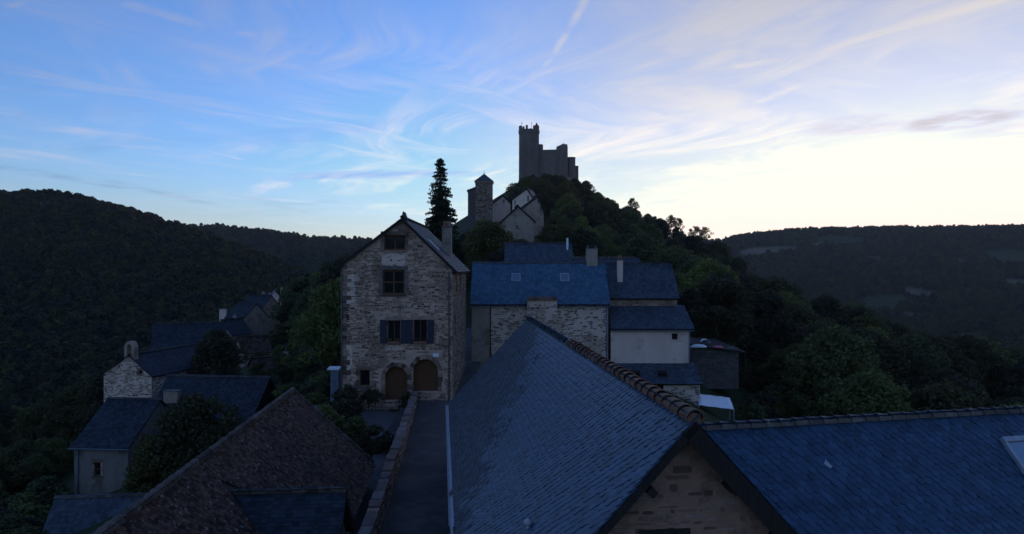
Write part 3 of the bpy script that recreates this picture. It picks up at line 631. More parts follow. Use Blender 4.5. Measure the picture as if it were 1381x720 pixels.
# ------------------------------------------------------------------ near slate house with the gable
def near_house():
    h = empty('slate_house', (3.0, 12.0, -10.6)); tag(h, 'stone house with long fish-scale slate roof, terracotta ridge tiles and gable beside the street', 'house')
    H = h.location
    A = P(937, 568, 11.75) - H; B_ = P(712, 430, 35.3) - H; B_.z = A.z                      # ridge, near and far
    D = (B_ - A).normalized(); U = Vector((D.y, -D.x, 0)); hw, rise = 3.85, 4.22
    eA, eB = A - U * hw - Z * rise, B_ - U * (hw + .1) - Z * rise
    fA, fB = A + U * hw - Z * rise, B_ + U * hw - Z * rise
    roof_slab(h, A, B_, eA, eB, .12); roof_slab(h, A, B_, fA, fB, .12)
    def oldf(c):                                                  # older, weathered slates at the far and lower end
        s_ = (c - A).dot(D); t = -(c.z - A.z) / rise; edge = float(np.interp(t, [0, .12, .35, .6, .8, 1.0], [21.0, 17.0, 13.6, 11.2, 8.6, 6.0]))
        return s_ + 1.1 * math.sin(t * 17 + 1) * math.sin(s_ * 1.7) + random.gauss(0, .9) > edge
    # visible slope: the slates that show largest are single pieces
    def near(c):
        w_ = c + H; d = w_.length; x_ = CX + F * w_.x / w_.y; y_ = CY - F * w_.z / w_.y
        return d + (100 if not (0 < x_ < 1381 and y_ < 735) else 0)
    slates(h, A, B_, eA, eB, .215, .15, 'slate', 300, 'slate', True, 3, 'slate_old', oldf, nearest=near, jit=.014, rot_j=.035, th=.024)
    slates(h, A, B_, fA, fB, .30, .22, 'slate', 0, 'plain_slate', True, 4)
    ridge_tiles(h, A - D * .02 + Z * .03, A + D * 12.4 + Z * .03, .46, .135, 'terracotta', 'ridge_tile', 5, .05)
    ridge_tiles(h, A + D * 12.45 + Z * .0, B_ + Z * .0, .46, .11, 'slate_old', 'old_ridge_tile', 6, .06)
    MB().tube([A + D * .02 + Z * .02, A + D * .1 + Z * .02], .118, 12).build('ridge_end', 'terracotta', h)
    # verge boards and gable wall set back under the overhang
    back = .42; G = A + D * back
    for s, e in ((-1, eA), (1, fA)):
        d_ = (e - A).normalized(); nn = Vector((0, 0, 1)) - d_ * d_.z; nn.normalize()
        bw_ = .13 if s < 0 else .3; p = [A - nn * .02 - D * .03, e - nn * .02 - D * .03, e - nn * bw_ - D * .03, A - nn * bw_ - D * .03]
        MB().prism(p, D * .045).build('barge_board', 'wood_dark', h)
        for k in range(1, 5):                                   # purlin ends under the overhang
            c = A.lerp(e, k / 4.6 + .02) - nn * .26
            MB().prism([c - d_ * .07 - nn * .08, c + d_ * .07 - nn * .08, c + d_ * .07 + nn * .07, c - d_ * .07 + nn * .07], D * (back + .1)).build('purlin', 'wood_dark', h)
    W0 = G - U * (hw - .35); W0.z = 0; wd = 2 * (hw - .35); apex = A.z - .17; ev = A.z - rise * (hw - .35) / hw - .17
    bot = [(0, -.6), (wd, -.6)]; top = [(0, ev), (wd / 2, apex), (wd, ev)]
    holes = [(2.8, 3.42, 4.8, 5.98)]
    wall_panel(h, W0, U, wd, bot, top, holes, 'mortar_tan')
    top2 = [(0, ev - .03), (wd / 2, apex - .03), (wd, ev - .03)]
    rubble(h, W0, U, wd, [(0, 5.6), (wd, 5.6)], top2, holes, 'stone_flush', (.14, .5), (.06, .17), (.002, .016), True, seed=11, fill=.8, gap=.022)
    rubble(h, W0, U, wd, bot, [(0, 5.6), (wd, 5.6)], holes, 'stone', seed=12, fill=.6)
    window(h, W0, U, *holes[0], bars=(2, 2))
    MB().prism([W0 + U * 2.66 + Z * 5.983 + D * .1, W0 + U * 3.56 + Z * 5.983 + D * .1, W0 + U * 3.56 + Z * 6.09 + D * .1, W0 + U * 2.66 + Z * 6.09 + D * .1], -D * .14).build('lintel', 'wood_dark', h)
    # side and end walls
    sw = hw - .35; L_ = (B_ - A).length - back - .3
    S0 = G - U * sw; S0.z = 0
    wall_panel(h, S0 + D * L_, -D, L_, [(0, -.6), (L_, -.6)], [(0, ev + .02), (L_, ev + .02)], (), 'mortar')
    rubble(h, S0 + D * L_, -D, L_, [(0, -.6), (L_, -.6)], [(0, ev), (L_, ev)], (), 'stone', seed=13, fill=.7)
    E0 = G + U * sw; E0.z = 0; wall_panel(h, E0, D, L_, [(0, -3), (L_, -3)], [(0, ev + .02), (L_, ev + .02)], (), 'mortar')
    K0 = E0 + D * L_; wall_panel(h, K0, -U, wd, bot, top, (), 'mortar'); rubble(h, K0, -U, wd, bot, top2, (), 'stone', seed=14, fill=.7)
    # gutter along the street eave in two lengths, with a downpipe at the joint
    off = -U * .09 - Z * .02; kq = 18.9; g0 = eA + (eB - eA).normalized() * (kq - A.y - H.y); 
    gutter(h, g0 + off + D * .1, eB + off); gutter(h, eA + off + U * .02 - Z * .16, g0 + off + U * .02 - Z * .16)
    downpipe(h, [g0 + off, g0 + off - Z * .35 + U * .05, g0 + off - Z * .7 + U * .3, Vector((g0 + U * .3 + off).to_tuple()[:2] + (.3,))], .045, 'zinc')
    # vent cowl and a pale replacement slab on the slope
    def on(px, py):
        d_ = Vector(((px - CX) / F, 1, (CY - py) / F)); n_ = (B_ - A).cross(eA - A).normalized(); t = n_.dot(A + H) / n_.dot(d_); return d_ * t - H, (n_ if n_.z > 0 else -n_)
    c, n_ = on(712, 716); v = MB().tube([c - n_ * .02, c + Z * .16], .055, 10).build('roof_vent', 'zinc', h, smooth=True); MB().tube([c + Z * .14, c + Z * .2, c + Z * .25], [.1, .085, .02], 12).build('cowl', 'zinc', v, smooth=True)
    c, n_ = on(615, 660); d_ = (eA - A).normalized(); s_ = n_.cross(d_); MB().prism([c + n_ * .05 + s_ * a + d_ * b_ for a, b_ in ((-.2, -.3), (.05, -.36), (.2, -.1), (.18, .25), (0, .34), (-.18, .2))], n_ * .02).build('pale_slate', 'grey_tile', h)
    return h
near_house()

# ------------------------------------------------------------------ slate wing to the right
def slate_wing():
    h = empty('slate_wing', (10.0, 17.0, -11.5)); tag(h, 'low wing with fish-scale slate roof, grey ridge tiles and a skylight', 'house'); H = h.location
    A0 = P(970, 578, 17.0) - H; B0 = P(1381, 557, 19.0) - H; B0.z = A0.z; D = (B0 - A0).normalized()
    A = A0 - D * 1.2; B_ = A0 + D * 15.0; Sd = Vector((D.y, -D.x, 0)); run, rise = 4.6, 4.9
    eA, eB = A + Sd * run - Z * rise, B_ + Sd * run - Z * rise; fA, fB = A - Sd * run - Z * rise, B_ - Sd * run - Z * rise
    roof_slab(h, A, B_, eA, eB, .12); roof_slab(h, A, B_, fA, fB, .12)
    # skylight site
    n_ = (B_ - A).cross(eA - A).normalized(); n_ = n_ if n_.z > 0 else -n_; dn = (eA - A).normalized()
    def on(px, py): d_ = Vector(((px - CX) / F, 1, (CY - py) / F)); return d_ * (n_.dot(A + H) / n_.dot(d_)) - H
    s0 = on(1346, 593); sw, sl = .78, 1.18
    inside = lambda c: .06 < (c - s0).dot(D) < sw - .06 and .12 < (c - s0).dot(dn) < sl + .02
    def near(c):
        w_ = c + H; x_ = CX + F * w_.x / w_.y; y_ = CY - F * w_.z / w_.y; return w_.length + (100 if not (0 < x_ < 1381 and y_ < 735) else 0) + (40 if x_ < 940 + max(0, y_ - 570) else 0)
    slates(h, A, B_, eA, eB, .215, .15, 'slate', 300, 'slate', True, 21, nearest=near, skip=inside, jit=.018, rot_j=.06, th=.026)
    slates(h, A, B_, fA, fB, .30, .22, 'slate', 0, 'plain_slate', True, 22)
    ridge_tiles(h, A + Z * .02, B_ + Z * .02, .40, .115, 'grey_tile', 'ridge_tile', 23)
    k = MB()
    def fr(a, b_, c, d, z0, z1): k.prism([s0 + D * p + dn * q + n_ * z0 for p, q in ((a, c), (b_, c), (b_, d), (a, d))], n_ * (z1 - z0))
    fr(0, sw, 0, .14, .0, .16); fr(0, sw, sl - .09, sl, .0, .14); fr(0, .09, .14, sl - .09, .0, .14); fr(sw - .09, sw, .14, sl - .09, .0, .14)
    s = k.build('skylight', 'zinc', h)
    MB().prism([s0 + D * p + dn * q + n_ * .105 for p, q in ((.09, .14), (sw - .09, .14), (sw - .09, sl - .09), (.09, sl - .09))], n_ * .012).build('pane', 'roof_glass', s)
    MB().prism([on(1115, 628) + D * a + dn * b_ + n_ * .045 for a, b_ in ((-.09, -.02), (.0, -.13), (.1, .06), (.02, .1))], n_ * .01).build('slipped_slate', 'zinc', h)
    wl = (B_ - A).length; ins = .35
    W0 = A + Sd * (run - ins); W0.z = 0; ev = A.z - rise * (run - ins) / run - .12
    for O, U_ in ((W0, D), (A - Sd * (run - ins) + D * wl, -D)):
        O = Vector(O); O.z = 0; wall_panel(h, O, U_, wl - .3 if U_ == D else wl - .3, [(0, -2), (wl, -2)], [(0, ev), (wl, ev)], ((3, 3.9, 2.2, 3.4),) if U_ == D else (), 'mortar')
        rubble(h, O, U_, wl - .3, [(0, -1), (wl, -1)], [(0, ev), (wl, ev)], ((3, 3.9, 2.2, 3.4),) if U_ == D else (), 'stone', seed=24, fill=.65)
    window(h, W0, D, 3, 3.9, 2.2, 3.4, bars=(2, 2))
    K = B_ - D * .3 + Sd * (run - ins); K.z = 0; g = 2 * (run - ins); wall_panel(h, K, -Sd, g, [(0, -3), (g, -3)], [(0, ev), (g / 2, A.z - .14), (g, ev)], (), 'mortar')
    return h
slate_wing()

# ------------------------------------------------------------------ mossy tiled house on the left of the street
def mossy_house():
    h = empty('tiled_house', (-9.5, 22, -12.2)); tag(h, 'house with mossy brown tile roof and a cross dormer beside the street parapet', 'house'); H = h.location
    A = P(395, 527, 30.7) - H; N_ = P(140, 720, 14.25) - H; N_.z = A.z; D = (N_ - A).normalized(); B_ = A + D * 24.0
    S = Vector((-D.y, D.x, 0)); S = S if S.x > 0 else -S; hw, rise = 3.56, 3.35
    eA, eB = A + S * hw - Z * rise, B_ + S * hw - Z * rise; fA, fB = A - S * hw - Z * rise, B_ - S * hw - Z * rise
    roof_slab(h, A, B_, eA, eB, .12); roof_slab(h, A, B_, fA, fB, .12)
    def near(c):
        w_ = c + H; x_ = CX + F * w_.x / w_.y; y_ = CY - F * w_.z / w_.y; return w_.length + (100 if not (0 < x_ < 1381 and y_ < 735) else 0)
    # dormer: ridge square to the main one
    R0 = P(305, 667, 19.6) - H; R1 = R0 + S * 3.3; hd = 1.55
    below = lambda c: (c - R0).dot(S) > -.1 and abs((c - R0).dot(D)) < hd * ((c - R0).dot(S) + .2) / 2.4 and abs((c - R0).dot(D)) < hd
    slates(h, A, B_, eA, eB, .17, .115, 'mossy_tile', 300, 'roof_tile', False, 31, nearest=near, skip=below, jit=.02, rot_j=.06, th=.02)
    slates(h, A, B_, fA, fB, .3, .2, 'mossy_tile', 0, 'plain_tile', False, 32)
    ridge_tiles(h, A + Z * .02, B_ + Z * .02, .36, .11, 'mossy_ridge', 'ridge_tile', 33, .06)
    ridge_tiles(h, A + Z * .02, eA + Z * .06, .36, .09, 'mossy_ridge', 'verge_tile', 34, .06)
    V0 = R0 - Z * .0; n1 = hd * 1.02
    for s in (1, -1):
        p0, p1 = R0 - S * .2, R1; q0, q1 = p0 + S * 1.75 + D * (s * hd) - Z * 1.6, R1 + D * (s * hd) - Z * 1.6
        d_ = MB(); nn = (p1 - p0).cross(q1 - p1).normalized(); nn = nn if nn.z > 0 else -nn
        d_.prism([p0, p1, q1, q0], -nn * .1).build('dormer_deck', 'wood_dark', h)
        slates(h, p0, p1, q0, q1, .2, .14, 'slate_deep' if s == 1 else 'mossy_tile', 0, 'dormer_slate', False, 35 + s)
        MB().tube([p0 + nn * .05, q0 + nn * .05], [.07, .07], 6).build('valley_flashing', 'zinc', h)
    ridge_tiles(h, R0 + Z * .02, R1 + Z * .02, .36, .09, 'mossy_ridge', 'dormer_ridge_tile', 37, .05)
    O = R1 - S * .25 + D * hd * .9; O.z = 0
    wall_panel(h, O, -D if (-D).cross(Z).dot(S) > 0 else D, hd * 1.8, [(0, -.5), (hd * 1.8, -.5)], [(0, R0.z - 1.5), (hd * .9, R0.z - .12), (hd * 1.8, R0.z - 1.5)], (), 'mortar', name='dormer_gable')
    L_ = 24 - .6; ins = .3; ev = A.z - rise * (hw - ins) / hw - .1
    Wr = A + D * .3 + S * (hw - ins); Wr.z = 0
    for O, U_ in ((Wr if D.cross(Z).dot(S) > 0 else Wr + D * L_, D if D.cross(Z).dot(S) > 0 else -D),):
        wall_panel(h, O, U_, L_, [(0, -1), (L_, -1)], [(0, ev), (L_, ev)], (), 'mortar'); rubble(h, O, U_, L_, [(0, -1), (L_, -1)], [(0, ev), (L_, ev)], (), 'stone_dark', seed=38, fill=.75)
    Wl = A + D * .3 - S * (hw - ins); Wl.z = 0; U_ = D if D.cross(Z).dot(-S) > 0 else -D
    wall_panel(h, Wl if U_ == D else Wl + D * L_, U_, L_, [(0, -3), (L_, -3)], [(0, ev), (L_, ev)], (), 'mortar')
    g = 2 * (hw - ins); K = A + D * .3; K.z = 0
    for O, U_ in ((K + S * (hw - ins), -S), (K + D * L_ - S * (hw - ins), S)):
        wall_panel(h, O, U_, g, [(0, -3), (g, -3)], [(0, ev), (g / 2, A.z - .12), (g, ev)], (), 'mortar'); rubble(h, O, U_, g, [(0, -2), (g, -2)], [(0, ev - .05), (g / 2, A.z - .17), (g, ev - .05)], (), 'stone_dark', seed=39, fill=.7)
    return h
mossy_house()

# ------------------------------------------------------------------ street, parapet, terrace
def street():
    pts = [(-3.2, 2, -10.35, 2.6), (-3.6, 14, -10.1, 2.6), (-4.1, 25, -9.75, 2.5), (-4.9, 40, -9.45, 2.3), (-5.2, 47, -9.15, 2.1), (-4.2, 52, -8.85, 1.3), (-3.72, 60, -8.45, .95), (-3.9, 70, -7.7, 1.0), (-5.5, 80, -6.6, 1.2)]
    mb = MB(); fine = []
    for a, b_ in zip(pts[:-1], pts[1:]):
        for k in range(6): fine.append([p + (q - p) * k / 6 for p, q in zip(a, b_)])
    for a, b_ in zip(fine[:-1], fine[1:]):
        mb.poly([(a[0] - a[3], a[1], a[2]), (a[0] + a[3], a[1], a[2]), (b_[0] + b_[3], b_[1], b_[2]), (b_[0] - b_[3], b_[1], b_[2])])
    tag(mb.build('street', 'asphalt'), kind='structure')
    w = empty('parapet_wall', (-6.0, 30, -10.6)); tag(w, 'low stone parapet with pale coping stones along the street', 'wall'); H = w.location
    p0, p1 = P(560, 528, 48.0), P(486, 735, 21.8); p0.z, p1.z = -8.62, -8.72; D = (p1 - p0).normalized(); S = Vector((D.y, -D.x, 0)); S = S if S.x > 0 else -S
    ln = (p1 - p0).length + 10; r = random.Random(5); t = 0
    MB().prism([p0 - H - S * .16, p0 - H + S * .16, p0 - H + S * .16 + D * ln, p0 - H - S * .16 + D * ln], (0, 0, -3.2)).build('core', 'mortar', w)
    O = p0 - H; O.z = 0; U_ = D if D.cross(Z).dot(S) > 0 else -D
    for s, O_, uu in ((1, O + S * .16 + (Vector() if U_ == D else D * ln), U_), (-1, O - S * .16 + (D * ln if U_ == D else Vector()), -U_)):
        rubble(w, O_, uu, ln, [(0, -1.2), (ln, -1.2)], [(0, p0.z - H.z - .05), (ln, p0.z - H.z - .05)], (), 'stone', seed=41 + s, fill=.9)
    while t < ln - .3:                                             # coping stones
        l = r.uniform(.45, .85); z = r.uniform(-.04, .1); c = p0 - H + D * t
        q = [c - S * (.2 + r.uniform(-.04, .05)) + D * .01, c + S * (.2 + r.uniform(-.04, .05)) + D * .01, c + S * (.2 + r.uniform(-.04, .05)) + D * (l - .01), c - S * (.2 + r.uniform(-.04, .05)) + D * (l - .01)]
        MB().prism([v + Z * .004 for v in q], (0, 0, .11 + z)).build('coping_stone', 'grey_tile' if r.random() < .6 else 'stone', w); t += l
    # lower terrace in front of the arched doors
    tr = MB().prism([(-13.5, 40.0, -13), (-6.9, 40.0, -13), (-7.0, 49.4, -13), (-14.5, 49.4, -13)], (0, 0, 13 - 9.72)).build('terrace', 'paving'); tag(tr, kind='structure')
street()
def low_wall(px0, px1, py0, py1, Y0, Y1, hgt, label, seed):
    a, b_ = P(px0, py0, Y0), P(px1, py1, Y1); w = empty('garden_wall', ((a + b_) / 2) - Z * hgt); tag(w, label, 'wall'); H = w.location; a -= H; b_ -= H
    D = (b_ - a); D.z = 0; ln = D.length; D.normalize(); S = Vector((D.y, -D.x, 0)); a0 = a.copy(); a0.z = 0
    MB().prism([a - S * .19, b_ - S * .19, b_ + S * .19, a + S * .19], (0, 0, -hgt - 1.2)).build('core', 'mortar', w)
    rubble(w, a0 + S * .2, D, ln, [(0, -.9), (ln, -.9)], [(0, a.z), (ln, b_.z)], (), 'stone', seed=seed, fill=.9)
    MB().prism([a - S * .24 + Z * .004, b_ - S * .24 + Z * .004, b_ + S * .24 + Z * .004, a + S * .24 + Z * .004], (0, 0, .1)).build('coping', 'grey_tile', w)
low_wall(463, 500, 520, 527, 47.5, 48.5, 1.2, 'short garden wall at the corner of the tall stone house', 44)

# ------------------------------------------------------------------ tall stone house with arched doors
def tall_house():
    h = empty('tall_stone_house', (-8, 48, -10.2)); tag(h, 'tall rubble stone house with arched brown doors and dark blue shutters', 'house'); H = h.location
    a = R(0.6); U = Vector((math.cos(a), math.sin(a) * -1, 0)); U = Vector((math.cos(R(-.6)), math.sin(R(-.6)), 0)); D = Vector((-U.y, U.x, 0))
    FR = P(610, 360, 48.0) - H; FR.z = 0; wd = 7.52; O = FR - U * wd; L_ = 12.2
    zz = lambda py: (CY - py) / F * 48.0 - H.z
    uu = lambda px: (((px - CX) / F * 48.1) - H.x - O.x) / U.x
    eL, eR, ap, ua = zz(357), zz(362), zz(296), uu(543)
    holes = [(uu(518), uu(547), zz(337), zz(317)), (uu(516), uu(546), zz(397), zz(364)), (uu(523), uu(540), zz(462), zz(432)), (uu(558), uu(576), zz(461), zz(431)),
             (uu(485), uu(499), zz(521), zz(499)), (uu(519), uu(550), zz(540), zz(494)), (uu(557.5), uu(591), zz(528), zz(484))]
    bot = [(0, -.6), (wd, -.3)]; top = [(0, eL), (ua, ap), (wd, eR)]
    wall_panel(h, O, U, wd, bot, top, holes, 'mortar_mid', reveal=.3)
    # plastered patches keep the wall from being all stones
    patches = [(uu(513), uu(548), zz(364), zz(342)), (uu(462), uu(480), zz(415), zz(362)), (uu(515), uu(575), zz(432), zz(420)), (uu(517), uu(545), zz(473), zz(463)), (uu(462), uu(476), zz(500), zz(462))]
    inp = lambda u, z: not any(p[0] < u < p[1] and p[2] < z < p[3] for p in patches)
    rubble(h, O, U, wd, bot, [(0, eL - .05), (ua, ap - .1), (wd, eR - .05)], holes[:5] + [(holes[5][0] - .28, holes[5][1] + .28, holes[5][2], holes[5][3] + .35), (holes[6][0] - .28, holes[6][1] + .28, holes[6][2], holes[6][3] + .35)], 'stone', (.16, .5), (.07, .15), (.01, .05), seed=51, fill=.74, ok=lambda u, z: inp(u, z) or (int(u * 7 + z * 13) % 3 == 0))
    for k, pc in enumerate(patches):                                # remains of old render
        rr_ = random.Random(k + 5); a0, a1, b0, b1 = pc; ring = []
        for i in range(14):
            t = 2 * math.pi * i / 14; ring.append(((a0 + a1) / 2 + (a1 - a0) / 2 * math.copysign(abs(math.cos(t)) ** .6, math.cos(t)) * rr_.uniform(.78, 1.05), (b0 + b1) / 2 + (b1 - b0) / 2 * math.copysign(abs(math.sin(t)) ** .6, math.sin(t)) * rr_.uniform(.75, 1.08)))
        ring = [(min(max(u, .03), wd - .03), z) for u, z in ring]
        if not any(hh[0] < a1 and a0 < hh[1] and hh[2] < b1 and b0 < hh[3] for hh in holes[2:]): MB().prism([O + U * u + Z * z + U.cross(Z) * .002 for u, z in ring], U.cross(Z) * .014).build('plaster_patch', 'mortar_pale', h)
    window(h, O, U, *holes[0], bars=(2, 1), fw=.1, depth=.2); window(h, O, U, *holes[1], bars=(2, 2), fw=.12, depth=.16, sill='stone')
    for q in (2, 3):
        window(h, O, U, *holes[q], bars=(2, 1), fw=.06, depth=.2, sill='stone')
    for k, hq in enumerate(holes[:5]): surround(h, O, U, *hq, seed=52 + k, w=.14 if k in (2, 3) else .18, mat='grey_tile' if k == 1 else 'stone')
    window(h, O, U, *holes[4], bars=(1, 1), fw=.08, depth=.22)
    Nn = U.cross(Z).normalized()
    def shutter(u0, u1, z0, z1):
        s = MB().prism([O + U * q[0] + Z * q[1] + Nn * .07 for q in ((u0, z0), (u1, z0), (u1, z1), (u0, z1))], Nn * .04).build('shutter', 'shutter_blue', h)
        n = 4
        for k in range(n):
            x0 = u0 + (u1 - u0) * k / n + .008; x1 = u0 + (u1 - u0) * (k + 1) / n - .008
            MB().prism([O + U * q[0] + Z * q[1] + Nn * .112 for q in ((x0, z0 + .01), (x1, z0 + .01), (x1, z1 - .01), (x0, z1 - .01))], Nn * .012).build('board', 'shutter_blue', s)
        for z in (z0 + .25, z1 - .25): MB().prism([O + U * q[0] + Z * q[1] + Nn * .126 for q in ((u0 + .02, z - .05), (u1 - .02, z - .05), (u1 - .02, z + .05), (u0 + .02, z + .05))], Nn * .02).build('batten', 'shutter_blue', s)
    z0, z1 = zz(463), zz(431)
    for a_, b_ in ((513, 522), (541, 549), (549.4, 557), (577, 585.5)): shutter(uu(a_), uu(b_), z0, z1)
    # arched doors: voussoir ring, spandrel fill, board leaves
    for k, q in enumerate(holes[5:7]):
        u0, u1, b0, b1 = q; c = (u0 + u1) / 2; rr = (u1 - u0) / 2; spring = b1 - rr; n = 11
        arc = [(c + rr * math.cos(math.pi * i / 24), spring + rr * math.sin(math.pi * i / 24)) for i in range(25)]
        sp = MB()
        for s, seg in ((1, arc[:13]), (-1, arc[12:])):
            corner = (u1 + .02, b1 + .02) if s == 1 else (u0 - .02, b1 + .02)
            loop = list(seg) + [corner]; sp.prism([O + U * p[0] + Z * p[1] - Nn * .28 for p in loop], Nn * .27)
        sp.build('spandrel', 'mortar', h)
        for i in range(n):
            a0, a1 = math.pi * (i + .04) / n, math.pi * (i + .96) / n; ro = rr + random.uniform(.24, .32); ri = rr - .015
            ring = [(c + r_ * math.cos(t), spring + r_ * math.sin(t)) for r_, t in ((ri, a0), (ro, a0), (ro, (a0 + a1) / 2), (ro, a1), (ri, a1), (ri, (a0 + a1) / 2))]
            MB().prism([O + U * p[0] + Z * p[1] - Nn * .1 for p in ring], Nn * random.uniform(.14, .16)).build('voussoir', 'stone', h)
        zc = b0
        while zc < spring - .1:
            hh = min(random.uniform(.28, .45), spring - zc)
            for x0, x1 in ((u0 - random.uniform(.22, .34), u0 + .012), (u1 - .012, u1 + random.uniform(.22, .34))):
                if x1 < wd - .01: MB().prism([O + U * p[0] + Z * p[1] - Nn * .1 for p in ((x0, zc + .008), (x1, zc + .008), (x1, zc + hh - .008), (x0, zc + hh - .008))], Nn * random.uniform(.14, .16)).build('jamb_stone', 'stone', h)
            zc += hh
        d = MB().prism([O + U * p[0] + Z * p[1] - Nn * .36 for p in ((u0, b0), (u1, b0), (u1, b1), (u0, b1))], Nn * .06).build('door', 'wood_brown', h)
        nb = 8
        for i in range(nb):
            x0, x1 = u0 + (u1 - u0) * i / nb + .008, u0 + (u1 - u0) * (i + 1) / nb - .008; MB().prism([O + U * p[0] + Z * p[1] - Nn * .3 for p in ((x0, b0 + .02), (x1, b0 + .02), (x1, b1), (x0, b1))], Nn * .02).build('board', 'wood_brown', d)
        MB().prism([O + U * p[0] + Z * p[1] - Nn * .279 for p in ((c + .06, b0 + .95), (c + .1, b0 + .95), (c + .1, b0 + 1.15), (c + .06, b0 + 1.15))], Nn * .03).build('handle', 'iron', d)
    MB().prism([O + U * p[0] + Z * p[1] + Nn * .03 for p in ((uu(584), zz(481)), (uu(592), zz(481)), (uu(592), zz(476.5)), (uu(584), zz(476.5)))], Nn * .02).build('name_plate', 'plastic_white', h)
    for q in (2, 3):                                                # window boxes
        bx = MB().prism([O + U * p[0] + Z * p[1] + Nn * .1 for p in ((holes[q][0], z0 - .0), (holes[q][1], z0), (holes[q][1], z0 + .16), (holes[q][0], z0 + .16))], Nn * .18).build('planter', 'terracotta', h)
        cs = [tuple(O + U * random.uniform(holes[q][0], holes[q][1]) + Z * (z0 + .2 + random.uniform(0, .12)) + Nn * .2) for _ in range(7)]
        V, Fa = leaf_cloud(cs, [.1] * 7, [18] * 7, .04, 70 + q); link(bpy.data.objects.new('flowers', mesh_from('flowers', V, Fa, 'leaf_light')), bx)
    quoins(h, O + Nn * .0, U, 0, eL, 'stone', 57)
    quoins(h, FR, -U, .2, eR - .1, 'stone', 58, name='quoin') if False else None
    # side wall along the alley
    S0 = FR; sh = [(1.6, 1.95, zz(452), zz(425)), (2.6, 3.2, zz(395), zz(373)), (6.0, 6.8, zz(400), zz(374))]
    wall_panel(h, S0, D, L_, [(0, -.3), (L_, 1.2)], [(0, eR), (L_, eR)], sh, 'mortar'); rubble(h, S0, D, L_, [(0, -.3), (L_, 1.2)], [(0, eR - .05), (L_, eR - .05)], sh, 'stone', seed=59, fill=.9)
    for q in sh: window(h, S0, D, *q, bars=(1, 2), fw=.06); surround(h, S0, D, *q, w=.14, seed=60)
    wall_panel(h, O + D * L_, -D, L_, [(0, -2), (L_, -2)], [(0, eL), (L_, eL)], (), 'mortar'); K = FR + D * L_; wall_panel(h, K, -U, wd, [(0, -1), (wd, -2)], [(0, eR), (wd - ua, ap), (wd, eL)], (), 'mortar')
    # roof: two slopes, overhanging the gable a little
    ov, og = .38, .22; rA = O + U * ua + Z * (ap + .1) - D * og; rB = rA + D * (L_ + 2 * og)
    sl_l = (ap - eL) / ua; sl_r = (ap - eR) / (wd - ua)
    lA = O - U * ov + Z * (eL + .1 - sl_l * ov) - D * og; qA = O + U * (wd + ov) + Z * (eR + .1 - sl_r * ov) - D * og
    for e, m_ in ((lA, 'slate_dark'), (qA, 'slate_dark')):
        eb = e + D * (L_ + 2 * og); roof_slab(h, rA, rB, e, eb, .1); slates(h, rA, rB, e, eb, .26, .17, m_, 0, 'roof_slate', True, 61)
        MB().prism([rA - Z * .02 - D * .02, e - Z * .02 - D * .02, e - Z * .2 - D * .02, rA - Z * .2 - D * .02], D * .04).build('barge_board', 'wood_dark', h)
    ridge_tiles(h, rA + Z * .03, rB + Z * .03, .4, .11, 'stone_dark', 'ridge_tile', 62)
    MB().prism([rA + D * .5 + U * q[0] + Z * q[1] for q in ((-.15, -.1), (.3, -.1), (.12, .42), (-.02, .5))], D * .4).build('finial', 'stone_dark', h)
    cp = P(603, 325, 54.5) - H; chimney(h, (cp.x, cp.y), .72, .62, cp.z - 1.4, P(603, 307, 54.5).z - H.z, 'render_tan', 'stone_dark', 0)
    for k in (-1, 1): MB().box(cp.x + k * .17 - .13, cp.x + k * .17 + .13, cp.y - .2, cp.y + .2, P(603, 307, 54.5).z - H.z + .103, P(603, 298.5, 54.5).z - H.z).build('chimney_pot', 'terracotta', h)
    t0 = rA.lerp(qA, .42) + D * 1.2 + Z * .08; sx = (qA - rA).normalized(); MB().prism([t0, t0 + sx * 1.0, t0 + sx * 1.0 + D * .75, t0 + D * .75], (0.03, 0, .09)).build('skylight', 'zinc', h)
    downpipe(h, [FR - U * .22 + Nn * .09 + Z * (eR - .2), FR - U * .22 + Nn * .09 + Z * .1], .045, 'stone_dark')
    downpipe(h, [O - U * .03 + Nn * .09 + Z * (eL - .2), O - U * .03 + Nn * .09 + Z * .1], .045, 'stone_dark')
    return h
tall_house()

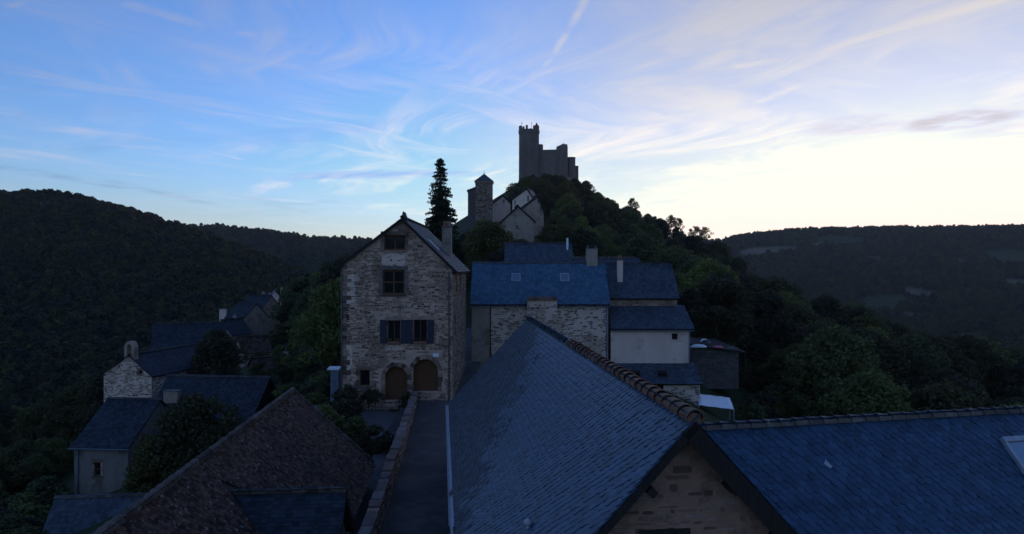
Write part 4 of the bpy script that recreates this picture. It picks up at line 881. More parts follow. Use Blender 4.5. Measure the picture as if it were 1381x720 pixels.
# ------------------------------------------------------------------ general gabled house
def gabled(name, label, FL, wd, dp, rz, base, eave, rid, along='u', wall='mortar', stones='stone', roof='slate_dark', tile=(.28, .2), ov=.3, front=(), right=(), left=(), fill=.85, ridge_mat='stone_dark', group=None, ssize=((.22, .6), (.09, .2)), frame='wood_brown', bars=(2, 2), rough=None, cat='house', rpos=.5, lichen=None, surr=True, tiled=True, deck=.1):
    """FL front-left corner (x, y), fronts the camera; base, eave, rid in world z; along: ridge direction; front/right/left: window holes (u0,u1,z0,z1) in world z"""
    h = empty(name, (FL[0], FL[1], base)); tag(h, label, cat, group); H = h.location
    U = Vector((math.cos(rz), math.sin(rz), 0)); D = Vector((-U.y, U.x, 0)); O = Vector((0, 0, 0)); e, r_ = eave - base, rid - base
    dz = base
    sides = {'f': (O, U, wd, front), 'r': (O + U * wd, D, dp, right), 'b': (O + U * wd + D * dp, -U, wd, ()), 'l': (O + D * dp, -D, dp, left)}
    for k, (o_, u_, w_, hol) in sides.items():
        hol = [(a, b_, c - dz, d - dz) for a, b_, c, d in hol]
        gab = (along == 'd' and k in 'fb') or (along == 'u' and k in 'lr'); rp_ = rpos if k in 'fr' else 1 - rpos
        top = [(0, e), (w_ * rp_, r_ - .06), (w_, e)] if gab else [(0, e), (w_, e)]
        wall_panel(h, o_, u_, w_, [(0, -1.5), (w_, -1.5)], top, hol, wall)
        if stones and k != 'b': rubble(h, o_, u_, w_, [(0, -.8), (w_, -.8)], [(a, b_ - .06) for a, b_ in top], hol, stones, ssize[0], ssize[1], (.008, .04), seed=sum(map(ord, name)) % 97 + ord(k), fill=fill)
        for q in hol:
            window(h, o_, u_, *q, bars=bars, fw=min(.07, (q[1] - q[0]) * .12), frame=frame)
            if surr: surround(h, o_, u_, *q, w=.14, seed=3)
    if along == 'd': X, Y_, w_, l_ = U, D, wd, dp
    else: X, Y_, w_, l_ = D, U, dp, wd
    g = .18; c = X * (w_ * rpos); rA, rB = c + Z * (r_ + .06) - Y_ * g, c + Z * (r_ + .06) + Y_ * (l_ + g)
    for s, run in ((-1, w_ * rpos), (1, w_ * (1 - rpos))):
        sl = (r_ - e) / run; eA = rA + X * (s * (run + ov)) - Z * (sl * (run + ov)); eB = rB + X * (s * (run + ov)) - Z * (sl * (run + ov))
        roof_slab(h, rA, rB, eA, eB, deck)
        if tiled: slates(h, rA, rB, eA, eB, tile[0], tile[1], roof, 0, 'roof_slate', True, 5 + s)
        else: roof_slab(h, rA + Z * .06, rB + Z * .06, eA + Z * .06, eB + Z * .06, .05, roof, 'roof_covering')
    if ridge_mat: ridge_tiles(h, rA + Z * .02, rB + Z * .02, .45, .11, ridge_mat, 'ridge_tile', 9)
    return h, U, D

# slate-roofed house beyond the near roof
def mid_house():
    FL = (-3.5, 62.0); wd = 11.95
    h, U, D = gabled('stone_house', 'long stone house with blue slate roof, two skylights and a front chimney pier', FL, wd, 7.0, 0.0, -9.3, -3.13, 0.3, 'u', 'mortar_pale', 'stone_dark', 'slate_mid', (.27, .19), .25, front=(), fill=.36, left=((2.2, 2.9, -6.0, -4.6),), ssize=((.18, .6), (.08, .17)))
    H = h.location
    px = lambda p, Y=62: (p - CX) / F * Y - H.x
    # pier with a tiled cap rising from the front wall
    z1 = P(0, 405, 61.4).z - H.z; a, b_ = px(711, 61.4), px(751, 61.4)
    p = MB().box(a, b_, -.75, -.004, -1, z1).build('chimney_pier', 'mortar_pale', h)
    rubble(p, Vector((a, -.75, 0)), Vector((1, 0, 0)), b_ - a, [(0, -.8), (b_ - a, -.8)], [(0, z1 - .3), (b_ - a, z1 - .3)], (), 'stone', seed=71, fill=.5)
    MB().box(a - .1, b_ + .1, -.85, .02, z1 + .003, z1 + .1).build('cap', 'stone', p)
    for k in range(6): x = a + (b_ - a) * (k + .5) / 6; MB().tube([(x, -.86, z1 + .15), (x, -.05, z1 + .2)], [.2, .17], 8).build('cap_tile', 'terracotta', p)
    # pilaster strip with a brown downpipe
    q = px(660); MB().box(px(637) - .05, q, -.09, -.003, -.8, 5.8).build('pilaster', 'render_tan', h); downpipe(h, [(q + .1, -.1, 6.0), (q + .1, -.1, -.3)], .06, 'wood_brown'); downpipe(h, [(wd - .12, -.1, 6.0), (wd - .12, -.1, -.3)], .06)
    gutter(h, (-.2, -.33, 6.0 - .14), (wd + .15, -.33, 6.0 - .14), .07, 'pipe_blue')
    sl = (0.3 + 3.13) / 3.5
    for pp in (696, 761.5):
        x = px(pp, 64); y = 2.1; z = 6.17 + sl * y + .1; d = Vector((0, 1, sl)).normalized(); n = Vector((0, -sl, 1)).normalized(); w2, l2 = .42, .5
        base = [Vector((x, y, z)) + Vector((a_, 0, 0)) + d * b2 for a_, b2 in ((-w2, -l2), (w2, -l2), (w2, l2), (-w2, l2))]
        s = MB().prism(base, n * .09).build('skylight', 'zinc', h); MB().prism([Vector((x, y, z)) + Vector((a_, 0, 0)) + d * b2 + n * .092 for a_, b2 in ((-w2 + .08, -l2 + .08), (w2 - .08, -l2 + .08), (w2 - .08, l2 - .1), (-w2 + .08, l2 - .1))], n * .008).build('pane', 'roof_glass', s)
    c = P(798, 340, 65.6) - H; chimney(h, (c.x, c.y), 1.0, .8, 8.2, P(0, 336, 65.6).z - H.z, 'render_tan', 'stone_dark'); ch = h.children[-1]
    MB().box(c.x - .42, c.x + .42, c.y - .3, c.y + .3, P(0, 336, 65.6).z - H.z + .3, P(0, 336, 65.6).z - H.z + .38).build('chimney_slab', 'stone_dark', h)
    for s in (-1, 1): MB().box(c.x + s * .36 - .06, c.x + s * .36 + .06, c.y - .25, c.y + .25, P(0, 336, 65.6).z - H.z + .102, P(0, 336, 65.6).z - H.z + .298).build('slab_leg', 'stone_dark', h)
mid_house()
def stepped_house():
    """house with an upper roof, a lower front roof, a pale rendered wall and a lean-to"""
    h = empty('rendered_house', (12.3, 63, -13.2)); tag(h, 'house with two stepped slate roofs over a pale rendered wall', 'house'); H = h.location
    X = Vector((1, 0, 0)); D = Vector((0, 1, 0)); Lp = lambda px, py, Y: P(px, py, Y) - H
    # upper body
    a, b_ = Lp(822, 403, 64.6), Lp(917, 403, 64.6); rg = Lp(820, 356, 68.0).z; x0, x1 = a.x + .05, b_.x
    O = Vector((x0, 64.9 - H.y, 0)); w_ = x1 - x0 - .2; ev = a.z
    wall_panel(h, O, X, w_, [(0, -1), (w_, -1)], [(0, ev), (w_, ev)], (), 'mortar'); rubble(h, O, X, w_, [(0, 8), (w_, 8)], [(0, ev), (w_, ev)], (), 'stone', seed=81, fill=.8)
    wall_panel(h, O + X * w_, D, 6.2, [(0, -1), (6.2, -1)], [(0, ev), (3.1, rg - .1), (6.2, ev)], (), 'mortar'); rubble(h, O + X * w_, D, 6.2, [(0, -1), (6.2, -1)], [(0, ev - .1), (3.1, rg - .2), (6.2, ev - .1)], (), 'stone', seed=82)
    wall_panel(h, O + X * w_ + D * 6.2, -X, w_, [(0, -1), (w_, -1)], [(0, ev), (w_, ev)], (), 'mortar')
    rA, rB = Vector((x0 - .1, 68.0 - H.y, rg)), Vector((x1, 68.0 - H.y, rg))
    for s in (-1, 1):
        eA, eB = rA + D * (s * 3.4) - Z * (rg - a.z), rB + D * (s * 3.4) - Z * (rg - a.z); roof_slab(h, rA, rB, eA, eB, .1); slates(h, rA, rB, eA, eB, .27, .19, 'slate_dark', 0, 'roof_slate', True, 83 + s)
    ridge_tiles(h, rA + Z * .02, rB + Z * .02, .45, .11, 'slate_old', 'ridge_tile', 84)
    # lower front roof over the rendered wall
    c0, c1 = Lp(823, 413, 64.85), Lp(923, 413, 64.85); d0, d1 = Lp(824, 444, 61.7), Lp(937, 444, 61.7); c1.z = c0.z; d1.z = d0.z
    roof_slab(h, c0, c1, d0, d1, .1); slates(h, c0, c1, d0, d1, .27, .19, 'slate_dark', 0, 'front_slate', True, 86)
    W = Vector((d0.x + .02, 62.0 - H.y, 0)); w2 = d1.x - d0.x - .35; zt = d0.z; zb = Lp(0, 492, 62).z
    hol = [((Lp(906, 0, 62).x - W.x), (Lp(914, 0, 62).x - W.x), Lp(0, 458, 62).z, Lp(0, 449.5, 62).z)]
    wall_panel(h, W, X, w2, [(0, zb - 4), (w2, zb - 4)], [(0, zt), (w2, zt)], hol, 'render_white'); window(h, W, X, *hol[0], bars=(1, 1), fw=.05)
    wall_panel(h, W + X * w2, D, 2.9, [(0, -2), (2.9, -2)], [(0, zt), (2.9, c0.z - .1)], (), 'render_white')
    gutter(h, d0 - D * .08 - Z * .1, d1 - D * .08 - Z * .1, .07, 'pipe_blue'); downpipe(h, [W + X * (w2 - .08) - D * .08 + Z * (zt - .1), W + X * (w2 - .08) - D * .08 + Z * zb], .05)
    # lean-to below
    l0, l1 = Lp(824, 491, 61.9), Lp(936, 491, 61.9); m0, m1 = Lp(824, 518, 59.6), Lp(948, 518, 59.6); l1.z = l0.z; m1.z = m0.z
    roof_slab(h, l0, l1, m0, m1, .1); slates(h, l0, l1, m0, m1, .3, .22, 'slate_dark', 0, 'lean_to_slate', False, 88)
    s0 = Lp(895, 0, 59.9).x; s1 = Lp(944, 0, 59.9).x; Q = Vector((s0, 59.95 - H.y, 0)); wq = s1 - s0
    wall_panel(h, Q, X, wq, [(0, -2), (wq, -2)], [(0, m0.z - .1), (wq, m0.z - .1)], (), 'mortar_pale'); rubble(h, Q, X, wq, [(0, -1), (wq, -1)], [(0, m0.z - .1), (wq, m0.z - .1)], (), 'stone_dark', seed=89, fill=.5)
    wall_panel(h, Q + X * wq, D, 2.0, [(0, -2), (2, -2)], [(0, m0.z - .1), (2, l0.z - .3)], (), 'mortar'); wall_panel(h, Q + D * 2.0, -D, 2.0, [(0, -2), (2, -2)], [(0, l0.z - .3), (2, m0.z - .1)], (), 'mortar')
    MB().tube([(m0.x + .1, m0.y + .15, -2), (m0.x + .1, m0.y + .15, m0.z - .1)], .07, 8).build('post', 'wood_dark', h)
    for px_ in (857, 893):                                       # two roof lights on the lean-to
        c = Lp(px_, 505, 60.75) + Z * .05; d_ = (m0 - l0).normalized(); n_ = X.cross(-d_).normalized(); n_ = n_ if n_.z > 0 else -n_
        s = MB().prism([c + X * p + d_ * q for p, q in ((-.45, -.5), (.45, -.5), (.45, .5), (-.45, .5))], n_ * .07).build('roof_light', 'iron', h); MB().prism([c + n_ * .072 + X * p + d_ * q for p, q in ((-.37, -.42), (.37, -.42), (.37, .42), (-.37, .42))], n_ * .006).build('pane', 'glass', s)
    c = Lp(836, 360, 66.4); zt = Lp(0, 351, 66.4).z; chimney(h, (c.x, c.y), .5, .5, c.z - 1.5, zt, 'render_white', 'stone_dark'); MB().box(c.x - .18, c.x + .18, c.y - .18, c.y + .18, zt + .102, zt + .5).build('chimney_pot', 'terracotta', h)
stepped_house()
h, U, D = gabled('slate_cottage', 'dark slate roof with a thin white flue behind the long stone house', (-.7, 80.5), 7.6, 6.5, 0, -7, .4, 2.75, 'u', 'mortar', 'stone', 'slate_dark', (.3, .2))
MB().tube([(7.2, 2.2, 8.2), (7.2, 2.2, 10.4)], .12, 8).build('flue', 'plastic_white', h)
h, U, D = gabled('stone_barn', 'low barn with pale lichened ridge between the chimneys', (6.9, 76.0), 7.2, 6, 0, -9, -.6, .95, 'u', 'mortar', 'stone', 'slate_old', (.3, .2), ridge_mat='grey_tile')

# ------------------------------------------------------------------ lower village on the left slope
def Q(px, py, Y): p = P(px, py, Y); return (p.x, p.y)
def zpx(py, Y): return (CY - py) / F * Y
h, U, D = gabled('bell_gable_house', 'white stone house with a small bell gable on its peak', Q(140, 0, 75), 6.0, 12, R(-14), zpx(560, 75), zpx(503, 75), zpx(478, 75), 'd', 'mortar_pale', 'stone', 'slate_deep', (.3, .2), fill=.55, front=((4.35, 4.85, zpx(503, 75), zpx(497, 75)),), bars=(1, 1), rpos=.55)
c = U * 3.3; zb = zpx(480, 75) - zpx(560, 75); s = MB(); 
bgm = MB()
for a_, b_ in ((-.62, -.28), (.28, .62)): bgm.prism([c + U * a_ + Z * zb - D * .1, c + U * b_ + Z * zb - D * .1, c + U * b_ + Z * (zb + 1.05) - D * .1, c + U * a_ + Z * (zb + 1.05) - D * .1], D * .6)
arch = [(-.62, 1.05), (-.28, 1.05), (-.2, 1.25), (0, 1.35), (.2, 1.25), (.28, 1.05), (.62, 1.05), (.5, 1.38), (.3, 1.58), (0, 1.66), (-.3, 1.58), (-.5, 1.38)]
bgm.prism([c + U * p[0] + Z * (zb + p[1] + .002) - D * .1 for p in arch], D * .6); bgm.prism([c + U * p[0] + Z * (zb + p[1]) - D * .12 for p in ((-.75, -.5), (.75, -.5), (.62, 0), (-.62, 0))], D * .64)
bg_ = bgm.build('bell_gable', 'mortar', h)
MB().tube([c + Z * (zb + 1.2) + D * .2, c + Z * (zb + 1.0) + D * .2, c + Z * (zb + .75) + D * .2], [.05, .14, .2], 10).build('bell', 'iron', bg_)
h, U, D = gabled('downpipe_house', 'plastered house with blue gutter and downpipe below the bell gable house', Q(100, 0, 58), 4.6, 9, R(-4), zpx(672, 58), zpx(601, 58), zpx(543, 61), 'u', 'render_grey', None, 'slate_deep', (.28, .2), .3, front=((1.75, 2.3, zpx(641, 58), zpx(623, 58)),), bars=(1, 2))
H = h.location; gutter(h, (-.3, -.4, zpx(603, 58) - H.z), U * 4.9 + Vector((0, -.4, zpx(603, 58) - H.z)), .08, 'pipe_blue'); downpipe(h, [Vector((.35, -.12, zpx(606, 58) - H.z)), Vector((.35, -.12, 0))], .06)
for k in range(3): MB().box(.6 + k * 1.0, .74 + k * 1.0, -.03, .02, zpx(610, 58) - H.z, zpx(610, 58) - H.z + .14).build('vent_hole', 'iron', h)
h, U, D = gabled('wide_slate_house', 'wide slate-roofed house with dark timber gable end', Q(198, 0, 68), 10.5, 7.5, R(-6), zpx(620, 68), zpx(563, 68), zpx(507, 72), 'u', 'wood_dark', None, 'slate_deep', (.3, .2), .3, front=((.8, 1.4, zpx(573, 68), zpx(566, 68)), (2.0, 2.9, zpx(573, 68), zpx(566, 68))), bars=(1, 1), rpos=.5, surr=False)
chimney(h, (9.0 * .2, 1.4), 1.4, .8, 3.6, zpx(545, 69) - h.location.z + 1.2, 'mortar', 'stone_dark')
h, U, D = gabled('long_slate_roof_house', 'long low house with old slate roof rising behind the bell gable house', Q(205, 0, 92), 9.0, 9, R(24), zpx(520, 92), zpx(478, 92), zpx(437, 97), 'u', 'mortar', 'stone', 'slate_deep', (.32, .22))
MB().tube([(6.9, 1.0, 2), (6.9, 1.0, zpx(459, 93) - h.location.z)], .16, 8).build('flue', 'plastic_white', h)
h, U, D = gabled('blue_slate_shed', 'shed with smooth blue slate roof at the foot of the plastered house', Q(52, 0, 44), 5.6, 4.5, R(6), zpx(775, 44), zpx(742, 44), zpx(668, 47), 'u', 'mortar', 'stone', 'slate_dark', (.26, .18), .25)
h, U, D = gabled('stone_hut', 'small hut with a pale sheet roof among the bushes', Q(3, 0, 75), 2.2, 2.5, R(10), zpx(652, 75), zpx(622, 75), zpx(612, 75), 'u', 'stone_dark', None, 'zinc', (.3, .2), .15, ridge_mat=None, surr=False, tiled=False)
# hamlet farther down the street
ham = [('white_gable_house', 'bright pale house with steep gable at the far end of the hamlet', (360, 420), 215, 4.6, 8, 20, 30, (420, 405, 392), 'd', 'render_white', 'slate', ()),
       ('dark_roof_house', 'house with dark roof and two pale patches above the hamlet lane', (304, 440), 165, 6.5, 7, -32, 40, (455, 428, 408), 'u', 'render_tan', 'slate_deep', ()),
       ('slate_barn', 'barn with dark slate roof next to the bright pale house', (325, 425), 190, 6.6, 8, -15, 35, (438, 414, 398), 'u', 'mortar', 'slate_deep', ()),
       ('hip_tile_house', 'house with faded tan tile roof below the hamlet lane', (328, 480), 125, 5.0, 7, 34, 20, (500, 476, 455), 'u', 'render_tan', 'mossy_tile', ()),
       ('tan_tile_house', 'house with weathered tile roof beside the round garden tree', (345, 505), 98, 4.6, 6, 30, 20, (528, 500, 483), 'u', 'mortar', 'mossy_tile', ()),
       ('gable_cottage', 'small cottage with grey gable at the hamlet lane bend', (285, 460), 150, 5.5, 6, -22, 25, (475, 450, 432), 'd', 'render_tan', 'slate_deep', ()),
       ('valley_house', 'slate roof tucked against the wooded valley past the hamlet', (338, 408), 250, 8, 7, 5, 30, (425, 408, 398), 'u', 'mortar', 'slate_deep', ())]
for nm, lb, (px_, py_), Y, wd, dp, rz, _, (pb, pe, pr), al, wl, rf, ho in ham:
    Yr = Y + (dp / 2 if al == 'u' else 0)
    fr = ((wd * .3, wd * .3 + .8, zpx(pe, Y) - 2.0, zpx(pe, Y) - .8), (wd * .65, wd * .65 + .8, zpx(pe, Y) - 2.0, zpx(pe, Y) - .8))
    h, U, D = gabled(nm, lb, Q(px_, 0, Y), wd, dp, R(rz), zpx(pb, Y), zpx(pe, Y), zpx(pr, Yr), al, wl, None, rf, (.45, .35), front=fr, surr=False, ridge_mat='stone_dark', bars=(2, 1))
    if nm == 'dark_roof_house':
        chimney(h, (-.9, 1.0), 1.5, 1.0, 1, zpx(417, Y) - h.location.z, 'render_white', 'stone_dark', 0)
    elif nm != 'hip_tile_house': chimney(h, (wd * .7, dp * .5), .7, .6, 1.5, zpx(pr, Yr) - h.location.z + .9, 'render_tan', 'stone_dark', 1)

# ------------------------------------------------------------------ houses under the castle
def pyramid_tower():
    Y = 205; x0, x1 = Q(641, 0, Y)[0], Q(664, 0, Y)[0]; w = x1 - x0; zb, ze, zt = zpx(300, Y), zpx(246, Y), zpx(232.5, Y)
    h = empty('square_tower', ((x0 + x1) / 2, Y + w / 2, zb)); tag(h, 'square stone tower with low pyramid roof among trees below the castle', 'tower'); e = ze - zb; r = w / 2
    MB().box(-r, r, -r, r, -2, e).build('wall', 'stone_dark', h); rubble(h, Vector((-r, -r - .01, 0)), Vector((1, 0, 0)), w, [(0, -1), (w, -1)], [(0, e), (w, e)], (), 'stone', (.4, 1.0), (.25, .45), (.02, .06), seed=91)
    MB().box(-r - .2, r + .2, -r - .2, r + .2, e + .01, e + .35).build('cornice', 'stone', h)
    q = r + .35; t = Vector((0, 0, zt - zb)); rf = MB(); cs = [Vector((-q, -q, e + .36)), Vector((q, -q, e + .36)), Vector((q, q, e + .36)), Vector((-q, q, e + .36))]
    for i in range(4): rf.poly([cs[i], cs[(i + 1) % 4], t])
    rf.poly(cs[::-1]); rf.build('roof', 'slate_dark', h); MB().tube([t - Z * .1, t + Z * .5], .1, 6).build('finial', 'iron', h)
    for i in range(3): MB().box(-.35 + (i - 1) * 1.5, .05 + (i - 1) * 1.5, -r - .08, -r + .05, e - 1.6, e - .9).build('window', 'glass', h)
    MB().box(-r - 2.2, -r - .01, -r + .5, r - .3, -2, e - 1.9).build('turret_wall', 'stone_dark', h)
    MB().prism([(-r - 2.5, -r + .3, e - 1.9 - .6), (-r - .02, -r + .3, e - 1.9 + .4), (-r - .02, r, e - 1.9 + .4), (-r - 2.5, r, e - 1.9 - .6)], (0, 0, .3)).build('turret_roof', 'slate_dark', h)
pyramid_tower()
cv = [('gable_end_house', 'house with broad tan gable and one small bright window below the castle', (677, 0), 176, 8.1, 9, 4, (322, 297, 277), 'd', 'render_tan', ((3.1, 3.75, 294, 289), (3.3, 4.4, 310, 303)), .5),
      ('pale_wall_house', 'pale walled house with slate roof stepping up towards the castle', (691, 0), 205, 6.4, 8, -14, (300, 268, 254), 'd', 'render_white', ((4.4, 5.0, 272, 264), (.6, 1.0, 276, 270)), .68),
      ('steep_roof_house', 'house with long slanting dark roof beside the pale walled house', (700, 0), 186, 6.6, 8, 8, (310, 283, 263), 'd', 'mortar', ((4.9, 5.7, 273, 268), (5.6, 6.0, 290, 278)), .78),
      ('small_gable_house', 'little gabled house with arched opening beside the square tower', (666, 0), 212, 5.0, 7, 6, (292, 272, 263), 'd', 'render_white', ((2.6, 3.3, 274, 269),), .55)]
for nm, lb, (px_, _), Y, wd, dp, rz, (pb, pe, pr), al, wl, wins, rpz in cv:
    gabled(nm, lb, Q(px_, 0, Y), wd, dp, R(rz), zpx(pb, Y), zpx(pe, Y), zpx(pr, Y), al, wl, None, 'slate_dark', (.5, .4), front=[(a, b_, zpx(c, Y), zpx(d, Y)) for a, b_, c, d in wins], surr=False, rpos=rpz, bars=(1, 1), deck=.4, ov=.5, frame='render_white' if nm == 'gable_end_house' else 'wood_brown')  # gable end house: white frame colour stands in for the window's bright reflection

# ------------------------------------------------------------------ castle
def castle():
    Y = 360.0; s = Y / F; h = empty('castle', (Q(735, 0, Y)[0], Y + 8, zpx(245, Y))); tag(h, 'ruined stone castle with tall round keep on the hilltop', 'castle'); H = h.location
    X = lambda px: (px - CX) * s - H.x; ZZ = lambda py: (CY - py) * s - H.z; r = random.Random(3)
    def drum(name, cx, cy, rad, zt, zb, crenel=True, n=28, broken=0.3, taper=.97):
        o = MB().tube([(cx, cy, zb), (cx, cy, zt)], [rad, rad * taper], n).build(name, 'castle_stone', h, smooth=False)
        m_ = MB(); 
        for k in range(n // 2):                                   # merlons, some broken away
            a0, a1 = 2 * math.pi * (k + .1) / (n // 2), 2 * math.pi * (k + .62) / (n // 2); hh = r.uniform(.7, 1.25) if r.random() > broken else r.uniform(.1, .5)
            ro, ri = rad * taper + .12, rad * taper - .6
            if crenel: MB().prism([(cx + q * math.cos(t), cy + q * math.sin(t), zt + .004) for q, t in ((ri, a0), (ro, a0), (ro, a1), (ri, a1))], (0, 0, hh * 1.9)).build('merlon', 'castle_stone', o)
        return o
    # keep
    kx, kr = X(714), 14.2 * s; k = drum('keep', kx, 0, kr, ZZ(172), ZZ(240) - 6, True, 32, .35, .97)
    MB().tube([(kx, 0, ZZ(177.5)), (kx, 0, ZZ(176)), (kx, 0, ZZ(172) - .02)], [kr * .975, kr * 1.03, kr * 1.03], 32).build('parapet', 'castle_stone', k)
    tx = X(724.3); MB().tube([(tx, -1.2, ZZ(173)), (tx, -1.2, ZZ(167.5))], [1.3, 1.2], 10).build('turret', 'castle_stone', k); MB().tube([(tx, -1.2, ZZ(167.5)), (tx, -1.2, ZZ(161.5))], [1.3, .05], 10).build('turret_spire', 'castle_stone', k)
    for px_ in (704, 717.5): MB().tube([(X(px_), 0, ZZ(172)), (X(px_), 0, ZZ(159.5))], .07, 6).build('mast', 'iron', k); MB().box(X(px_) - .35, X(px_) + .35, -.03, .03, ZZ(162.2), ZZ(161.7)).build('mast_arm', 'iron', k)
    for px_, py_, ww, hh in ((716, 188, .45, .9), (710, 205, .25, 1.4), (712, 222, .25, 1.6)): 
        a = math.asin((X(px_) - kx) / kr); c = Vector((kx + kr * math.sin(a), -kr * math.cos(a), ZZ(py_))); MB().box(c.x - ww / 2, c.x + ww / 2, c.y - .05, c.y + .5, c.z - hh / 2, c.z + hh / 2).build('arrow_slit', 'iron', k)
    # stair turret joint and curtain wall
    MB().tube([(X(728.2), 1, ZZ(240) - 5), (X(728.2), 1, ZZ(191))], [2.2, 2.0], 12).build('stair_turret', 'castle_stone', h)
    cw = MB().prism([(X(727), -1, ZZ(242) - 5), (X(757), -1, ZZ(242) - 5), (X(757), -1, ZZ(198.2)), (X(742), -1, ZZ(198.6)), (X(727), -1, ZZ(199))], (0, 3, 0)).build('curtain_wall', 'castle_stone', h)
    drum('round_tower', X(759.8), 1.5, 8.2 * s, ZZ(194), ZZ(242) - 6, False, 24); 
    MB().tube([(X(759.8), 1.5, ZZ(194) + .003), (X(759.8), 1.5, ZZ(192)), (X(759.2), 1.5, ZZ(191.2))], [8.0 * s, 7.4 * s, 4.2 * s], 24).build('ruined_top', 'castle_stone', h)
    drum('round_tower', X(773), 5, 6.2 * s, ZZ(208.5), ZZ(242) - 6, False, 22); MB().tube([(X(773), 5, ZZ(208.5) + .003), (X(773), 5, ZZ(207))], [6.5 * s, 6.3 * s], 22).build('cornice', 'castle_stone', h)
    drum('round_tower', X(779.5), 9, 5.0 * s, ZZ(219), ZZ(242) - 8, False, 20); MB().tube([(X(779.5), 9, ZZ(219) + .003), (X(779.5), 9, ZZ(217.6))], [5.2 * s, 5.0 * s], 20).build('cornice', 'castle_stone', h)
    MB().prism([(X(700), -6, ZZ(238)), (X(766), -7, ZZ(238)), (X(786), 10, ZZ(240)), (X(700), 14, ZZ(236))], (0, 0, -14)).build('rampart', 'castle_stone', h)
def castle_stone():
    m, N, L, b = new_mat('castle_stone'); t = texture(N, L, .25, 8, .7, 'World', (1, 1, .4)); r_ = ramp(N, [(.3, (0.11, 0.085, 0.068)), (.7, (0.21, 0.165, 0.135))]); L.new(t.outputs[0], r_.inputs[0]); L.new(r_.outputs[0], b.inputs['Base Color']); b.inputs['Roughness'].default_value = .95
    t2 = texture(N, L, 1.4, 6, .7, 'World', (1, 1, 2.4)); bump(N, L, b, t2.outputs[0], .25); M['castle_stone'] = m
castle_stone(); castle()

# ------------------------------------------------------------------ terrace shed and canopy on the right
def right_yard():
    Y = 72; X = lambda px: Q(px, 0, Y)[0]; zt = zpx(461, Y); base = zpx(505, Y)
    h = empty('terrace_shed', (X(968), Y + 2, base)); tag(h, 'dark stone shed with flat roof cluttered with bright things', 'shed'); H = h.location
    x0, x1 = X(934) - H.x, X(997) - H.x
    MB().box(x0, x1, -1.8, 3, -1.5, zpx(470, Y) - base).build('wall', 'stone_dark', h); rubble(h, Vector((x0, -1.81, 0)), Vector((1, 0, 0)), x1 - x0, [(0, -1), (x1 - x0, -1)], [(0, zpx(472, Y) - base), (x1 - x0, zpx(472, Y) - base)], (), 'stone_dark', seed=95)
    MB().prism([(x0 - .1, -2.3, zpx(469, 70) - base), (X(1006) - H.x, -2.3, zpx(479, 70) - base), (X(985) - H.x, 3.2, zpx(462, 75) - base), (x0 - .1, 3.2, zpx(458, 75) - base)], (0, 0, .12)).build('roof', 'wood_dark', h)
    MB().tube([(X(1004) - H.x, -2.1, -1), (X(1004) - H.x, -2.1, zpx(480, 70) - base)], .08, 8).build('post', 'wood_dark', h)
    zr = lambda px, y: zpx(np.interp(px, [934, 1000], [464, 472]), Y) + .3
    def lump(name, label, cat, px_, y, sx, sy, sz, mat, seed, z):
        r_ = random.Random(seed); mb = MB(); n, rows = 12, 5
        for i in range(rows + 1):
            t = math.pi / 2 * i / rows
            for q in range(n):
                a = 2 * math.pi * q / n; w_ = 1 + r_.uniform(-.12, .12); mb.v.append((sx * math.cos(a) * math.cos(t) * w_, sy * math.sin(a) * math.cos(t) * w_, sz * math.sin(t)))
        for i in range(rows):
            for q in range(n): j = (q + 1) % n; mb.f.append((i * n + q, i * n + j, (i + 1) * n + j, (i + 1) * n + q))
        mb.f.append(tuple(reversed(range(n)))); o = mb.build(name, mat, None, smooth=True); o.location = (X(px_), Y + y, z); tag(o, label, cat)
    lump('cloth_bundle', 'crumpled white cloth lying on the shed roof', 'cloth', 938, -1.2, .85, .4, .32, 'plastic_white', 1, zpx(468.3, 70.8))
    lump('white_dome', 'white plastic dome on the shed roof beside the dark sack', 'dome', 954, 1.2, .42, .42, .3, 'plastic_white', 2, zpx(460.6, 73.2) + .0)
    lump('garden_sack', 'dark sack slumped on the shed roof', 'sack', 951, -.2, .5, .4, .55, 'iron', 4, zpx(465.2, 71.8))
    lump('swim_float', 'pink inflatable lying on the shed roof', 'float', 966, -.6, .55, .35, .2, 'plastic_pink', 3, zpx(468.6, 71.4))
    # white canopy
    Y2 = 60; c = empty('white_canopy', (Q(966, 0, Y2)[0], Y2, zpx(572, Y2))); tag(c, 'bright white canopy on thin posts behind the slate roofs', 'canopy'); H = c.location
    L_ = lambda px, py, Y_: P(px, py, Y_) - H
    a, b_, d, e = L_(942, 546, 59.0), L_(990, 552, 59.0), L_(984, 536, 62.0), L_(942, 531, 62.0); mb = MB(); n = 8
    for i in range(n + 1):
        for j in range(n + 1):
            p = a.lerp(b_, i / n).lerp(e.lerp(d, i / n), j / n); p.z += -.16 * math.sin(math.pi * i / n) * math.sin(math.pi * j / n) + .02 * math.sin(i * 2.1 + j); mb.v.append(tuple(p))
    for i in range(n):
        for j in range(n): k = i * (n + 1) + j; mb.f.append((k, k + n + 1, k + n + 2, k + 1))
    o = mb.build('sheet', 'plastic_white', c, smooth=True); sm = o.modifiers.new('thick', 'SOLIDIFY'); sm.thickness = .02
    for p in (a, b_, d, e): MB().tube([(p.x, p.y, -1.5), (p.x, p.y, p.z)], .03, 6).build('post', 'zinc', c)
right_yard()
